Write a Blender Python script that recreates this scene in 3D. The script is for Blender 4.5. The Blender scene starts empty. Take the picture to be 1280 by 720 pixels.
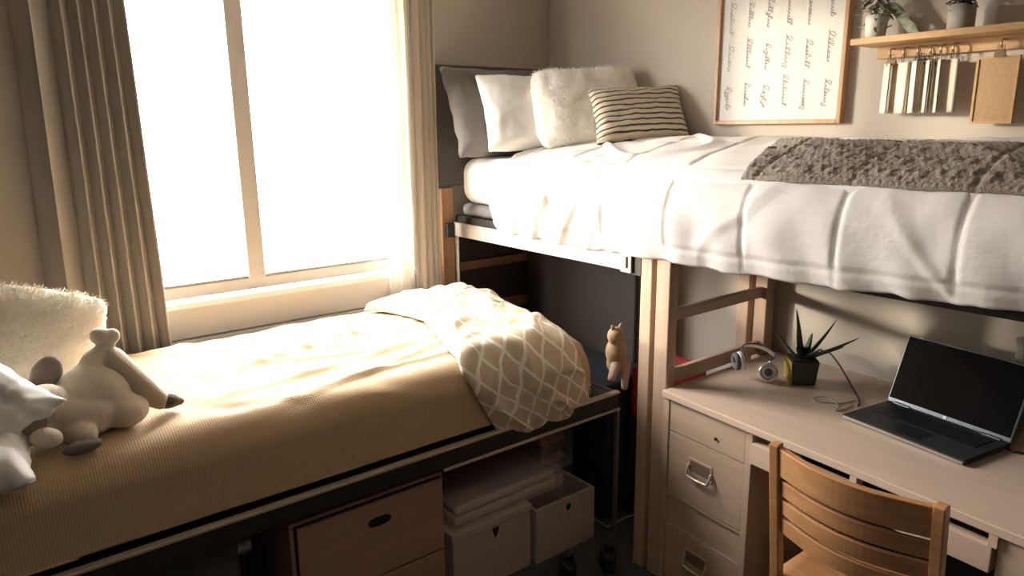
import bpy, bmesh, math, random
from mathutils import Vector, Matrix, noise, Euler
random.seed(7)
PI = math.pi
S = bpy.context.scene
COL = S.collection
V = Vector
LIFT = 0.115         # everything below is laid out from a datum this far above the floor

# ------------------------------------------------------------------ materials
def mat(name, color, rough=.6, metal=0., bump=None, vary=None, spec=.5, trans=0., sheen=0., coat=0.):
    m = bpy.data.materials.new(name); m.use_nodes = True
    nt = m.node_tree; n = nt.nodes; l = nt.links; b = n['Principled BSDF']
    b.inputs['Base Color'].default_value = (*color, 1)
    b.inputs['Roughness'].default_value = rough
    b.inputs['Metallic'].default_value = metal
    b.inputs['Specular IOR Level'].default_value = spec
    b.inputs['Transmission Weight'].default_value = trans
    b.inputs['Sheen Weight'].default_value = sheen
    b.inputs['Coat Weight'].default_value = coat
    tc = n.new('ShaderNodeTexCoord')
    if vary:                         # (scale xyz, second colour, detail)
        mp = n.new('ShaderNodeMapping'); l.new(tc.outputs['Object'], mp.inputs[0])
        mp.inputs['Scale'].default_value = vary[0]
        t = n.new('ShaderNodeTexNoise'); t.inputs['Scale'].default_value = 1; t.inputs['Detail'].default_value = vary[2] if len(vary) > 2 else 4
        l.new(mp.outputs[0], t.inputs['Vector'])
        r = n.new('ShaderNodeValToRGB'); l.new(t.outputs['Fac'], r.inputs[0])
        r.color_ramp.elements[0].position = .35; r.color_ramp.elements[1].position = .65
        r.color_ramp.elements[0].color = (*color, 1); r.color_ramp.elements[1].color = (*vary[1], 1)
        l.new(r.outputs[0], b.inputs['Base Color'])
    if bump:                         # (scale xyz, strength, distance)
        mp = n.new('ShaderNodeMapping'); l.new(tc.outputs['Object'], mp.inputs[0])
        mp.inputs['Scale'].default_value = bump[0]
        t = n.new('ShaderNodeTexNoise'); t.inputs['Scale'].default_value = 1; t.inputs['Detail'].default_value = 3
        l.new(mp.outputs[0], t.inputs['Vector'])
        bp = n.new('ShaderNodeBump'); bp.inputs['Strength'].default_value = bump[1]; bp.inputs['Distance'].default_value = bump[2]
        l.new(t.outputs['Fac'], bp.inputs['Height']); l.new(bp.outputs[0], b.inputs['Normal'])
    return m

def sc(s): return (s, s, s)
M = {}
M['wall'] = mat('wall_paint', (.56, .495, .42), .75, bump=(sc(90), .15, .002))
M['wall_dim'] = mat('dimmed_wall_paint', (.16, .145, .125), .8, bump=(sc(90), .15, .002))  # unseen walls darkened to cut the bounced light
M['panel'] = mat('sill_panel_paint', (.60, .54, .47), .5, bump=(sc(60), .1, .002))
M['sill'] = mat('sill_paint', (.85, .80, .72), .4)
M['ceiling'] = mat('ceiling_paint', (.48, .45, .41), .8)
M['floor'] = mat('floor_carpet', (.050, .045, .038), .95, bump=(sc(300), .6, .006), vary=(sc(150), (.085, .075, .062), 3))
M['winframe'] = mat('window_frame_metal', (.50, .455, .40), .4, .0)
M['curtain'] = mat('curtain_cloth', (.36, .325, .28), .9, bump=((300, 300, 300), .3, .001), sheen=.2)
M['pine'] = mat('pale_wood', (.54, .39, .285), .42, vary=((30, 30, 2.5), (.47, .33, .235)), bump=((60, 60, 5), .1, .001))
M['pine_h'] = mat('pale_wood_level', (.54, .39, .285), .42, vary=((3, 30, 30), (.47, .33, .235)))
M['desktop'] = mat('desk_top_laminate', (.60, .455, .355), .33, vary=((25, 2, 25), (.56, .42, .325)))
M['deskwood'] = mat('desk_front_wood', (.52, .385, .285), .4, vary=((20, 2.5, 20), (.46, .335, .245)))
M['chairwood'] = mat('chair_oak', (.50, .255, .115), .38, vary=((40, 3, 40), (.40, .19, .08)), bump=((80, 6, 80), .15, .001), coat=.15)
M['brownwood'] = mat('brown_post_wood', (.42, .235, .12), .45, vary=((40, 40, 3), (.33, .18, .09)))
M['shelfwood'] = mat('shelf_wood', (.66, .42, .21), .45, vary=((30, 2, 30), (.56, .34, .16)))
M['shadepanel'] = mat('shade_dark_panel', (.070, .055, .042), .55)
M['shade_dark'] = mat('shade_dark_grey', (.085, .072, .062), .32, coat=.2)
M['steel'] = mat('rail_steel', (.50, .44, .38), .4, .4, bump=(sc(200), .05, .001))
M['darksteel'] = mat('dark_steel', (.045, .04, .035), .4, .5)
M['edgesteel'] = mat('highlit_steel_edge', (.50, .42, .32), .4, .3)
M['brownrecess'] = mat('pull_recess', (.16, .115, .075), .6)
M['legsteel'] = mat('leg_steel', (.22, .195, .165), .45, .3)
M['black'] = mat('black_plastic', (.012, .012, .013), .45)
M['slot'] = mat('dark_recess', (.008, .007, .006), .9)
M['white_linen'] = mat('white_linen', (.90, .88, .84), .85, bump=(sc(220), .2, .001), sheen=.1)
M['comforter'] = mat('comforter_cotton', (.82, .775, .745), .85, bump=(sc(45), .35, .004), sheen=.1)
M['grey_linen'] = mat('grey_linen', (.17, .155, .145), .9, bump=(sc(250), .3, .001), sheen=.2)
M['headboard'] = mat('headboard_cloth', (.10, .09, .083), .9, bump=(sc(250), .3, .001))
M['mattress_grey'] = mat('mattress_ticking', (.19, .19, .19), .85, bump=(sc(180), .3, .001))
M['fur'] = mat('cream_fur', (.90, .82, .68), .95, bump=(sc(60), .2, .004), sheen=.4)
M['furwhite'] = mat('white_fur', (.92, .88, .81), .95, bump=(sc(60), .2, .004), sheen=.4)
M['plush_cream'] = mat('plush_cream', (.66, .56, .43), .95, bump=(sc(200), .6, .003), sheen=.4)
M['plush_grey'] = mat('plush_taupe', (.22, .175, .13), .95, bump=(sc(200), .6, .003), sheen=.3)
M['plush_mid'] = mat('plush_fawn', (.46, .37, .27), .95, bump=(sc(200), .6, .003), sheen=.3)
M['plush_dark'] = mat('plush_dark', (.10, .08, .06), .95, bump=(sc(200), .6, .003), sheen=.3)
M['plush_tan'] = mat('plush_tan', (.50, .34, .19), .95, bump=(sc(150), .6, .004), sheen=.3)
M['plush_pink'] = mat('plush_pink', (.55, .38, .30), .95, bump=(sc(150), .6, .004))
M['throw'] = mat('throw_wool', (.37, .305, .25), .95, bump=(sc(160), 1., .006), vary=(sc(60), (.25, .205, .165)), sheen=.2)
M['print_paper'] = mat('print_paper', (.66, .63, .575), .5)
M['frame_wood'] = mat('frame_wood', (.55, .33, .17), .4, vary=((40, 40, 3), (.45, .26, .12)))
M['ink'] = mat('grey_ink', (.20, .175, .15), .7)
M['paper'] = mat('paper_cream', (.74, .66, .54), .8, bump=(sc(40), .1, .002))
M['paper2'] = mat('paper_kraft_edge', (.62, .53, .41), .8)
M['kraft'] = mat('board_kraft', (.56, .36, .19), .8, vary=(sc(120), (.50, .31, .16)))
M['brass'] = mat('clip_brass', (.55, .42, .28), .35, .8)
M['leaf'] = mat('aloe_leaf', (.045, .085, .040), .45, vary=(sc(60), (.025, .05, .025)))
M['leaf2'] = mat('trailing_leaf', (.20, .22, .14), .6, vary=(sc(80), (.30, .31, .22)))
M['leaf_dark'] = mat('shelf_plant_leaf', (.05, .05, .03), .6)
M['soil'] = mat('potting_soil', (.03, .022, .015), .95, bump=(sc(120), 1, .01))
M['pot_lit'] = mat('pot_lit_mustard', (.50, .36, .07), .5)
M['pot_shaded'] = mat('pot_shaded_green', (.055, .06, .035), .5)
M['pot_white'] = mat('pot_white', (.72, .68, .60), .45)
M['pot_grey'] = mat('pot_concrete', (.36, .32, .27), .8, bump=(sc(80), .3, .002))
M['laptop'] = mat('laptop_shell', (.035, .038, .040), .5, .3)
M['laptop_edge'] = mat('laptop_edge_silver', (.22, .25, .28), .3, .8)
M['laptop_lip'] = mat('laptop_front_lip', (.55, .50, .44), .3, .8)
M['screen'] = mat('laptop_screen', (.006, .006, .007), .06, spec=.5)
M['keys'] = mat('keyboard_keys', (.012, .013, .015), .45)
M['logo'] = mat('logo_white', (.85, .85, .85), .4)
M['silver'] = mat('headphone_silver', (.74, .72, .72), .22, .75)
M['hp_white'] = mat('headphone_white', (.80, .78, .78), .3)
M['cushion'] = mat('headphone_cushion', (.12, .11, .11), .7)
M['pink_box'] = mat('dresser_laminate', (.42, .25, .18), .5, vary=((2, 20, 20), (.39, .23, .165)))
M['box_white'] = mat('storage_box_white', (.48, .40, .34), .65)
M['cardboard'] = mat('cardboard', (.36, .25, .17), .85)
M['navy'] = mat('dark_filler_navy', (.014, .016, .024), .6)
M['shoe'] = mat('shoe_black', (.018, .017, .016), .6)
M['shoe_sole'] = mat('shoe_sole', (.07, .06, .05), .7)
M['cord'] = mat('cord_grey', (.32, .29, .25), .6)
M['red'] = mat('red_cloth', (.36, .03, .035), .8)
M['orange'] = mat('orange_cloth', (.50, .16, .05), .8, vary=(sc(30), (.30, .22, .14)))
M['glass_clear'] = mat('window_glass', (1, 1, 1), 0., trans=1.)
M['vase_glass'] = mat('vase_glass', (.75, .78, .62), .03, trans=1.)
M['fill_lamp_cover'] = mat('fill_lamp_glass', (.9, .85, .8), .5)

def clearplastic(name, tint=(.75, .72, .68), op=.22):
    m = bpy.data.materials.new(name); m.use_nodes = True
    nt = m.node_tree; n = nt.nodes; l = nt.links; b = n['Principled BSDF']
    b.inputs['Base Color'].default_value = (*tint, 1); b.inputs['Roughness'].default_value = .15
    b.inputs['Alpha'].default_value = op
    return m
M['clear'] = clearplastic('clear_plastic')
M['vase_thin'] = clearplastic('vase_glass_thin', (.55, .56, .42), .35)
M['smoke'] = clearplastic('smoky_plastic', (.12, .12, .12), .55)

def window_glass():                       # thin pane: clear with a faint mirror
    m = M['glass_clear']; nt = m.node_tree; n = nt.nodes; l = nt.links
    out = [x for x in n if x.type == 'OUTPUT_MATERIAL'][0]
    tr = n.new('ShaderNodeBsdfTransparent'); gl = n.new('ShaderNodeBsdfGlossy'); gl.inputs['Roughness'].default_value = .02
    mx = n.new('ShaderNodeMixShader'); mx.inputs[0].default_value = .05
    l.new(tr.outputs[0], mx.inputs[1]); l.new(gl.outputs[0], mx.inputs[2]); l.new(mx.outputs[0], out.inputs[0])
window_glass()

def sheer():
    m = bpy.data.materials.new('sheer_curtain'); m.use_nodes = True
    nt = m.node_tree; n = nt.nodes; l = nt.links
    out = [x for x in n if x.type == 'OUTPUT_MATERIAL'][0]
    d = n.new('ShaderNodeBsdfDiffuse'); d.inputs[0].default_value = (.86, .83, .77, 1)
    t = n.new('ShaderNodeBsdfTranslucent'); t.inputs[0].default_value = (.88, .85, .78, 1)
    mx = n.new('ShaderNodeMixShader'); mx.inputs[0].default_value = .45
    l.new(d.outputs[0], mx.inputs[1]); l.new(t.outputs[0], mx.inputs[2]); l.new(mx.outputs[0], out.inputs[0])
    return m
M['sheer'] = sheer()
def semi(name, col, k):
    m = bpy.data.materials.new(name); m.use_nodes = True
    nt = m.node_tree; n = nt.nodes; l = nt.links
    out = [x for x in n if x.type == 'OUTPUT_MATERIAL'][0]; b = n['Principled BSDF']
    b.inputs['Base Color'].default_value = (*col, 1); b.inputs['Roughness'].default_value = .9
    t = n.new('ShaderNodeBsdfTranslucent'); t.inputs[0].default_value = (*col, 1)
    mx = n.new('ShaderNodeMixShader'); mx.inputs[0].default_value = k
    l.new(b.outputs[0], mx.inputs[1]); l.new(t.outputs[0], mx.inputs[2]); l.new(mx.outputs[0], out.inputs[0])
    return m
M['curtain_lit'] = semi('curtain_cloth_lit', (.55, .48, .40), .12)  # paler copy of the curtain cloth, window light put into its colour

def wave_mat(name, base, line, fn, rough=.85, bumpd=.003):
    """pattern from UV (metres): fn(nt, u, v) returns a socket 0..1 (1 = line)"""
    m = bpy.data.materials.new(name); m.use_nodes = True
    nt = m.node_tree; n = nt.nodes; l = nt.links; b = n['Principled BSDF']
    b.inputs['Roughness'].default_value = rough; b.inputs['Sheen Weight'].default_value = .1
    uv = n.new('ShaderNodeUVMap'); sp = n.new('ShaderNodeSeparateXYZ'); l.new(uv.outputs[0], sp.inputs[0])
    f, h = fn(nt, sp.outputs[0], sp.outputs[1])
    mx = n.new('ShaderNodeMix'); mx.data_type = 'RGBA'
    mx.inputs['A'].default_value = (*base, 1); mx.inputs['B'].default_value = (*line, 1)
    l.new(f, mx.inputs['Factor']); l.new(mx.outputs['Result'], b.inputs['Base Color'])
    bp = n.new('ShaderNodeBump'); bp.inputs['Strength'].default_value = .8; bp.inputs['Distance'].default_value = bumpd
    l.new(h, bp.inputs['Height']); l.new(bp.outputs[0], b.inputs['Normal'])
    return m
def mth(nt, op, a, b=None, c=None):
    n = nt.nodes.new('ShaderNodeMath'); n.operation = op
    for i, x in enumerate((a, b, c)):
        if x is None: continue
        if isinstance(x, (int, float)): n.inputs[i].default_value = x
        else: nt.links.new(x, n.inputs[i])
    return n.outputs[0]
def waffle(nt, u, v):
    k = 2 * PI / .016
    a = mth(nt, 'SINE', mth(nt, 'MULTIPLY', u, k)); c = mth(nt, 'SINE', mth(nt, 'MULTIPLY', v, k))
    h = mth(nt, 'ADD', mth(nt, 'MULTIPLY', mth(nt, 'ABSOLUTE', a), .5), mth(nt, 'MULTIPLY', mth(nt, 'ABSOLUTE', c), .5))
    return mth(nt, 'MULTIPLY', h, .12), h
def lattice(nt, u, v):
    t = nt.nodes.new('ShaderNodeTexNoise'); t.inputs['Scale'].default_value = 9
    uvn = nt.nodes.new('ShaderNodeUVMap'); nt.links.new(uvn.outputs[0], t.inputs['Vector'])
    w = mth(nt, 'MULTIPLY', mth(nt, 'SUBTRACT', t.outputs['Fac'], .5), .06)
    p = .115
    a = mth(nt, 'FRACT', mth(nt, 'DIVIDE', mth(nt, 'ADD', mth(nt, 'ADD', mth(nt, 'MULTIPLY', u, .9), v), w), p))
    c = mth(nt, 'FRACT', mth(nt, 'DIVIDE', mth(nt, 'ADD', mth(nt, 'SUBTRACT', mth(nt, 'MULTIPLY', u, .9), v), w), p))
    la = mth(nt, 'LESS_THAN', mth(nt, 'ABSOLUTE', mth(nt, 'SUBTRACT', a, .5)), .075)
    lc = mth(nt, 'LESS_THAN', mth(nt, 'ABSOLUTE', mth(nt, 'SUBTRACT', c, .5)), .075)
    f = mth(nt, 'MAXIMUM', la, lc)
    return f, mth(nt, 'ADD', f, mth(nt, 'MULTIPLY', t.outputs['Fac'], 2.))
def stripes(nt, u, v):
    t = nt.nodes.new('ShaderNodeTexNoise'); t.inputs['Scale'].default_value = 14
    uvn = nt.nodes.new('ShaderNodeUVMap'); nt.links.new(uvn.outputs[0], t.inputs['Vector'])
    vv = mth(nt, 'ADD', v, mth(nt, 'MULTIPLY', t.outputs['Fac'], .010))
    a = mth(nt, 'FRACT', mth(nt, 'DIVIDE', vv, .030))
    f = mth(nt, 'LESS_THAN', a, .30)
    return f, mth(nt, 'SINE', mth(nt, 'MULTIPLY', vv, 2 * PI / .030))
M['quilt'] = wave_mat('tan_quilt', (.54, .375, .215), (.57, .415, .26), waffle, bumpd=.0018)
M['duvet'] = wave_mat('lattice_duvet', (.56, .45, .31), (.82, .76, .66), lattice, bumpd=.004)
M['striped'] = wave_mat('striped_linen', (.70, .60, .46), (.055, .042, .032), stripes, bumpd=.004)

# ------------------------------------------------------------------ object helpers
ROOT = {}                                      # object name -> world location of its root
def link(o):
    COL.objects.link(o); return o
def thing(name, label, cat, loc=(0, 0, 0), group=None):
    o = link(bpy.data.objects.new(name, None)); o.empty_display_size = .1
    o.location = loc; o['label'] = label; o['category'] = cat
    if group: o['group'] = group
    ROOT[o.name] = V(loc)
    return o
def part(name, bm, m, parent=None, label=None, smooth=False, bevel=0., mods=(), kind=None, loc=None, seg=2):
    """link a bmesh laid out in scene coordinates as ONE object"""
    org = ROOT[parent.name] if parent else V(loc or (0, 0, 0))
    bmesh.ops.translate(bm, vec=-org, verts=bm.verts)
    bmesh.ops.recalc_face_normals(bm, faces=bm.faces)
    me = bpy.data.meshes.new(name); bm.to_mesh(me); bm.free()
    if smooth:
        for p in me.polygons: p.use_smooth = True
    me.materials.append(M[m] if isinstance(m, str) else m)
    o = link(bpy.data.objects.new(name, me))
    if parent: o.parent = parent
    else: o.location = org
    ROOT[o.name] = org
    if bevel:
        b = o.modifiers.new('bevel', 'BEVEL'); b.width = bevel; b.segments = seg; b.limit_method = 'ANGLE'; b.angle_limit = .6
    for kind_, kw in mods:
        md = o.modifiers.new(kind_.lower(), kind_)
        for k, x in kw.items(): setattr(md, k, x)
    if label: o['label'] = label
    if kind: o['kind'] = kind
    return o
def single(name, bm, m, label, cat, loc, group=None, **kw):
    o = part(name, bm, m, loc=loc, **kw); o['label'] = label; o['category'] = cat
    if group: o['group'] = group
    return o
def struct(name, bm, m, **kw):
    return part(name, bm, m, kind='structure', **kw)

def NB(): return bmesh.new()
def box(bm, lo, hi, mx=None):
    c = [(x, y, z) for x in (lo[0], hi[0]) for y in (lo[1], hi[1]) for z in (lo[2], hi[2])]
    vs = [bm.verts.new(mx @ V(p) if mx else p) for p in c]
    for f in ((0, 1, 3, 2), (4, 6, 7, 5), (0, 4, 5, 1), (2, 3, 7, 6), (0, 2, 6, 4), (1, 5, 7, 3)):
        bm.faces.new([vs[i] for i in f])
    return bm
def B(lo, hi, mx=None): return box(NB(), lo, hi, mx)
def tube(bm, pts, r, n=10, caps=True):
    pts = [V(p) for p in pts]; rings = []
    rr = r if isinstance(r, (list, tuple)) else [r] * len(pts)
    up = None
    for i, p in enumerate(pts):
        d = (pts[min(i + 1, len(pts) - 1)] - pts[max(i - 1, 0)]).normalized()
        if up is None:
            up = V((0, 0, 1)) if abs(d.z) < .9 else V((1, 0, 0))
        a = d.cross(up).normalized(); b_ = a.cross(d).normalized(); up = b_
        rings.append([bm.verts.new(p + rr[i] * (math.cos(2 * PI * k / n) * a + math.sin(2 * PI * k / n) * b_)) for k in range(n)])
    for r0, r1 in zip(rings, rings[1:]):
        for k in range(n): bm.faces.new((r0[k], r0[(k + 1) % n], r1[(k + 1) % n], r1[k]))
    if caps:
        bm.faces.new(rings[0][::-1]); bm.faces.new(rings[-1])
    return bm
def lathe(bm, prof, c, n=32):
    rings = []
    for r, z in prof:
        rings.append([bm.verts.new((c[0] + r * math.cos(2 * PI * k / n), c[1] + r * math.sin(2 * PI * k / n), c[2] + z)) for k in range(n)])
    for a, b_ in zip(rings, rings[1:]):
        for k in range(n): bm.faces.new((a[k], a[(k + 1) % n], b_[(k + 1) % n], b_[k]))
    bm.faces.new(rings[0][::-1]); bm.faces.new(rings[-1])
    return bm
def grid(fn, nu, nv, uvfn=None):
    """fn(i/nu, j/nv) -> point; returns bmesh sheet with UVs"""
    bm = NB(); uvl = bm.loops.layers.uv.new('UVMap')
    vs = [[bm.verts.new(fn(i / nu, j / nv)) for j in range(nv + 1)] for i in range(nu + 1)]
    for i in range(nu):
        for j in range(nv):
            f = bm.faces.new((vs[i][j], vs[i + 1][j], vs[i + 1][j + 1], vs[i][j + 1]))
            for lp, (a, b_) in zip(f.loops, ((i, j), (i + 1, j), (i + 1, j + 1), (i, j + 1))):
                lp[uvl].uv = uvfn(a / nu, b_ / nv) if uvfn else (a / nu, b_ / nv)
    return bm
def N(*p): return noise.noise(V(p))
def ellip(bm, c, r, rot=(0, 0, 0), seg=20):
    mx = Matrix.Translation(c) @ Euler(rot).to_matrix().to_4x4() @ Matrix.Diagonal((*r, 1))
    bmesh.ops.create_uvsphere(bm, u_segments=seg, v_segments=seg // 2 + 2, radius=1, matrix=mx)
    return bm
def spline(pts, n=8):
    pts = [V(p) for p in pts]; out = []
    P = [pts[0] * 2 - pts[1]] + pts + [pts[-1] * 2 - pts[-2]]
    for i in range(1, len(P) - 2):
        for k in range(n):
            t = k / n; a, b_, c, d = P[i - 1:i + 3]
            out.append(.5 * ((2 * b_) + (c - a) * t + (2 * a - 5 * b_ + 4 * c - d) * t * t + (-a + 3 * b_ - 3 * c + d) * t ** 3))
    out.append(pts[-1]); return out

def pillow_bm(w, h, t, mx, n=36, pinch=.07, wr=.006, seed=0, flop=0.):
    """stuffed cushion, local x = width, z = height, y = thickness"""
    bm = NB(); uvl = bm.loops.layers.uv.new('UVMap')
    def pt(u, v, s):
        x = u * w / 2 * (1 - (.10 if pinch < .05 else .02) * (u * v) ** 4 - pinch * (1 - v * v) * abs(u) ** 3)
        z = v * h / 2 * (1 - (.10 if pinch < .05 else .02) * (u * v) ** 4 - pinch * (1 - u * u) * abs(v) ** 3)
        th = (max(0, (1 - u ** 4)) * max(0, (1 - v ** 4))) ** .55
        sag = 1 + .18 * (-v)
        wrk = wr * (N(u * 3 + seed, v * 3, s * 2 + seed) + .6 * N(u * 8 + seed, v * 5, s)) * 2 * min(1, th * 2)
        edge = wr * 1.2 * N(u * 4 + seed * 3, v * 4, 7)
        return mx @ V((x + edge, s * (t / 2 * th * sag + wrk) + flop * v * v * v, z + edge))
    for s in (-1, 1):
        vs = [[bm.verts.new(pt(2 * i / n - 1, 2 * j / n - 1, s)) for j in range(n + 1)] for i in range(n + 1)]
        for i in range(n):
            for j in range(n):
                q = ((i, j), (i + 1, j), (i + 1, j + 1), (i, j + 1))
                f = bm.faces.new([vs[a][b_] for a, b_ in q])
                for lp, (a, b_) in zip(f.loops, q): lp[uvl].uv = (a / n * w, b_ / n * h)
    bmesh.ops.remove_doubles(bm, verts=bm.verts, dist=.0008)
    return bm
def pose(c, yaw=0, tilt=0, roll=0):
    """yaw about z (deg); tilt leans the top back (+y local); roll turns it in its own plane"""
    return Matrix.Translation(c) @ Matrix.Rotation(math.radians(yaw), 4, 'Z') @ Matrix.Rotation(math.radians(-tilt), 4, 'X') @ Matrix.Rotation(math.radians(roll), 4, 'Y')
def tufts(bm_src, n, ln, wd, seed=1):
    rnd = random.Random(seed); bm_src.normal_update(); fs = list(bm_src.faces)
    out = NB()
    for _ in range(n):
        f = rnd.choice(fs); c = f.calc_center_median(); nn = f.normal
        d = (nn + V((rnd.uniform(-1, 1), rnd.uniform(-1, 1), rnd.uniform(-1.2, .4))) * .8).normalized()
        a = d.cross(V((rnd.random(), rnd.random(), 1))).normalized() * wd
        c = c + V((rnd.uniform(-1, 1), rnd.uniform(-1, 1), rnd.uniform(-1, 1))) * .006
        m_ = c + d * ln * .6 + a * rnd.uniform(-1, 1)
        e = c + d * ln * rnd.uniform(.8, 1.2) + a * rnd.uniform(-2, 2)
        q = [out.verts.new(p) for p in (c - a, c + a, m_ + a * .6, m_ - a * .6)]; t_ = out.verts.new(e)
        out.faces.new(q); out.faces.new((q[3], q[2], t_))
    return out

# ------------------------------------------------------------------ room shell
YW, XW = 3.40, 2.93            # window wall, right wall
XL, YB, ZC, ZF = -1.7, -2.3, 2.75, -LIFT
WX0, WX1, WZ0, WZ1 = .55, 1.88, 1.06, 2.60
struct('floor', B((XL - .1, YB - .1, ZF - .1), (XW + .1, YW + .15, ZF)), 'floor')
struct('ceiling', B((XL - .1, YB - .1, ZC), (XW + .1, YW + .15, ZC + .1)), 'ceiling')
bm = NB()
box(bm, (XL, YW, ZF), (WX0, YW + .15, ZC)); box(bm, (WX1, YW, ZF), (XW + .1, YW + .15, ZC))
box(bm, (WX0, YW, ZF), (WX1, YW + .15, WZ0 - .03)); box(bm, (WX0, YW, WZ1), (WX1, YW + .15, ZC))
struct('wall_window_side', bm, 'wall')
struct('wall_right', B((XW, YB, ZF), (XW + .1, YW, ZC)), 'wall')
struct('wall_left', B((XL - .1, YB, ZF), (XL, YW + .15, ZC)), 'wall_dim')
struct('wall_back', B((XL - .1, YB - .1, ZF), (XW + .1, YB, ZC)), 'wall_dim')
struct('baseboard_right', B((XW - .012, YB, ZF), (XW, YW, ZF + .09)), 'panel', bevel=.003)
struct('baseboard_window_side', B((XL, YW - .012, ZF), (XW - .012, YW, ZF + .09)), 'panel', bevel=.003)
# window with mullion, frame and sill
w = bpy.data.objects.new('window_1', None); link(w); w['kind'] = 'structure'; ROOT['window_1'] = V((1.2, YW + .05, WZ0)); w.location = ROOT['window_1']
FY0, FY1 = YW + .03, YW + .09
bm = NB()
box(bm, (WX0, FY0, WZ0), (WX0 + .06, FY1, WZ1)); box(bm, (WX1 - .06, FY0, WZ0), (WX1, FY1, WZ1))
box(bm, (WX0 + .06, FY0, WZ0), (WX1 - .06, FY1, WZ0 + .055)); box(bm, (WX0 + .06, FY0, WZ1 - .055), (WX1 - .06, FY1, WZ1))
part('window_frame', bm, 'winframe', w, bevel=.004)
part('gasket', B((WX0 + .06, FY0 + .004, WZ0 + .0555), (1.034, FY0 + .028, WZ0 + .068)), 'legsteel', w)
part('gasket', B((1.116, FY0 + .004, WZ0 + .0555), (WX1 - .06, FY0 + .028, WZ0 + .068)), 'legsteel', w)
part('mullion', B((1.035, FY0 - .01, WZ0 + .055), (1.115, FY1, WZ1 - .055)), 'winframe', w, bevel=.004)
part('pane', B((WX0 + .06, FY0 + .03, WZ0 + .055), (1.035, FY0 + .034, WZ1 - .055)), 'glass_clear', w)
part('pane', B((1.115, FY0 + .03, WZ0 + .055), (WX1 - .06, FY0 + .034, WZ1 - .055)), 'glass_clear', w)
struct('trim_1', B((.42, YW - .035, 1.025), (2.0, FY0, 1.055)), 'sill', bevel=.004)
bm = B((.42, YW - .022, .885), (2.0, YW, 1.025)); box(bm, (.42, YW - .028, .30), (2.0, YW, .878))
struct('trim_2', bm, 'panel', bevel=.003)

# ------------------------------------------------------------------ curtains
def curtain(name, label, mtl, xs_top, xs_bot, y0, amp, folds, z0, z1, seed, thick=.002, group=None, yfn=None):
    t = thing(name, label, 'curtain', ((xs_top[0] + xs_top[1]) / 2, y0, z0), group)
    def f(a, b_):
        z = z0 + (z1 - z0) * b_
        x0 = xs_bot[0] + (xs_top[0] - xs_bot[0]) * b_; x1 = xs_bot[1] + (xs_top[1] - xs_bot[1]) * b_
        ph = folds(a) + .35 * N(a * 3 + seed, z * .6, 1)
        lat = .35 * (x1 - x0) * .08 * math.sin(2 * ph)
        y = y0 + amp * math.sin(ph) * (.85 + .25 * (1 - b_)) + .006 * N(a * 20 + seed, z * 2, 2)
        return V((x0 + (x1 - x0) * a + lat, y, z))
    bm = grid(f, 150, 36)
    part('panel', bm, mtl, t, smooth=True, mods=[('SOLIDIFY', dict(thickness=thick, offset=0))])
    hm = NB()
    for k in range(7):
        x = xs_top[0] + (xs_top[1] - xs_top[0]) * (k + .5) / 7
        pts = [(x, y0 + .014 * math.cos(q), z1 + .012 + .016 * math.sin(q)) for q in [2 * PI * i / 12 for i in range(13)]]
        hm2 = tube(NB(), pts, .002, 6)
        part('ring', hm2, 'darksteel', t, smooth=True)
    return t
curtain('curtain', 'heavy taupe curtain in deep pleats covering the left of the window', 'curtain', (.255, .615), (.19, .645), 3.306, .042,
        lambda a: 2 * PI * (a / .34 * 1.0 if a < .34 else 1. + (a - .34) / .66 * 4.6) + 2.2, .12, 2.66, 1)
curtain('curtain', 'white sheer curtain hanging straight at the right of the window', 'sheer', (1.735, 1.90), (1.745, 1.90), 3.335, .010,
        lambda a: 2 * PI * 2.2 * a, .12, 2.66, 9, .0008)
curtain('curtain', 'lit-coloured beige pleated curtain between the sheer and the loft bed post', 'curtain_lit', (1.885, 2.045), (1.875, 2.03), 3.285, .018,
        lambda a: 2 * PI * (1.2 * a + 3.2 * a * a) - .5, .12, 2.66, 5)
t = thing('curtain_rod', 'dark metal curtain rod mounted above the window', 'rod', (1.2, 3.31, 2.68))
part('rod', tube(NB(), [(.1, 3.31, 2.685), (2.2, 3.31, 2.685)], .009, 12), 'darksteel', t, smooth=True)
for x in (.12, 2.18): part('bracket', B((x - .008, 3.31, 2.675), (x + .008, YW, 2.70)), 'darksteel', t)

# ------------------------------------------------------------------ lower bed
t = thing('bed_frame', 'low dark metal bed frame with a highlight-coloured front rail lip under the tan quilt', 'bed frame', (1., 2.7, ZF))
bm = B((-.75, 2.150, .535), (2.28, 2.175, .607)); part('side_rail', bm, 'darksteel', t, bevel=.002)
bm = B((-.75, 2.142, .602), (2.28, 2.172, .614)); part('rail_lip', bm, 'edgesteel', t, label='top lip in a pale painted highlight', bevel=.003)  # highlight along the rail edge put into the lip's pale colour
part('side_rail', B((-.75, 3.22, .535), (2.28, 3.25, .614)), 'darksteel', t, bevel=.002)
for x in (-.75, 2.25): part('end_rail', B((x, 2.165, .54), (x + .03, 3.22, .61)), 'darksteel', t, bevel=.002)
part('mattress_platform', B((-.72, 2.165, .585), (2.25, 3.22, .605)), 'darksteel', t)
for x, y in ((2.255, 2.145), (2.255, 3.22), (-.75, 2.145), (-.75, 3.22)):
    bm = B((x + .010, y, ZF), (x + .025, y + .004, .535)); box(bm, (x + .021, y + .004, ZF), (x + .025, y + .03, .535)); part('leg', bm, 'legsteel', t)
bm = B((1.31, 2.140, .522), (2.28, 2.149, .534)); part('front_angle', bm, 'edgesteel', t, bevel=.002)
MX0, MX1, MY0, MY1 = -.70, 2.12, 2.19, 3.22
single('mattress', B((MX0, MY0, .608), (MX1 - .05, MY1, .86)), 'mattress_grey', 'pale mattress under the tan quilt of the low bed', 'mattress', (.7, 2.7, .608), bevel=.06, seg=4)
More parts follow.
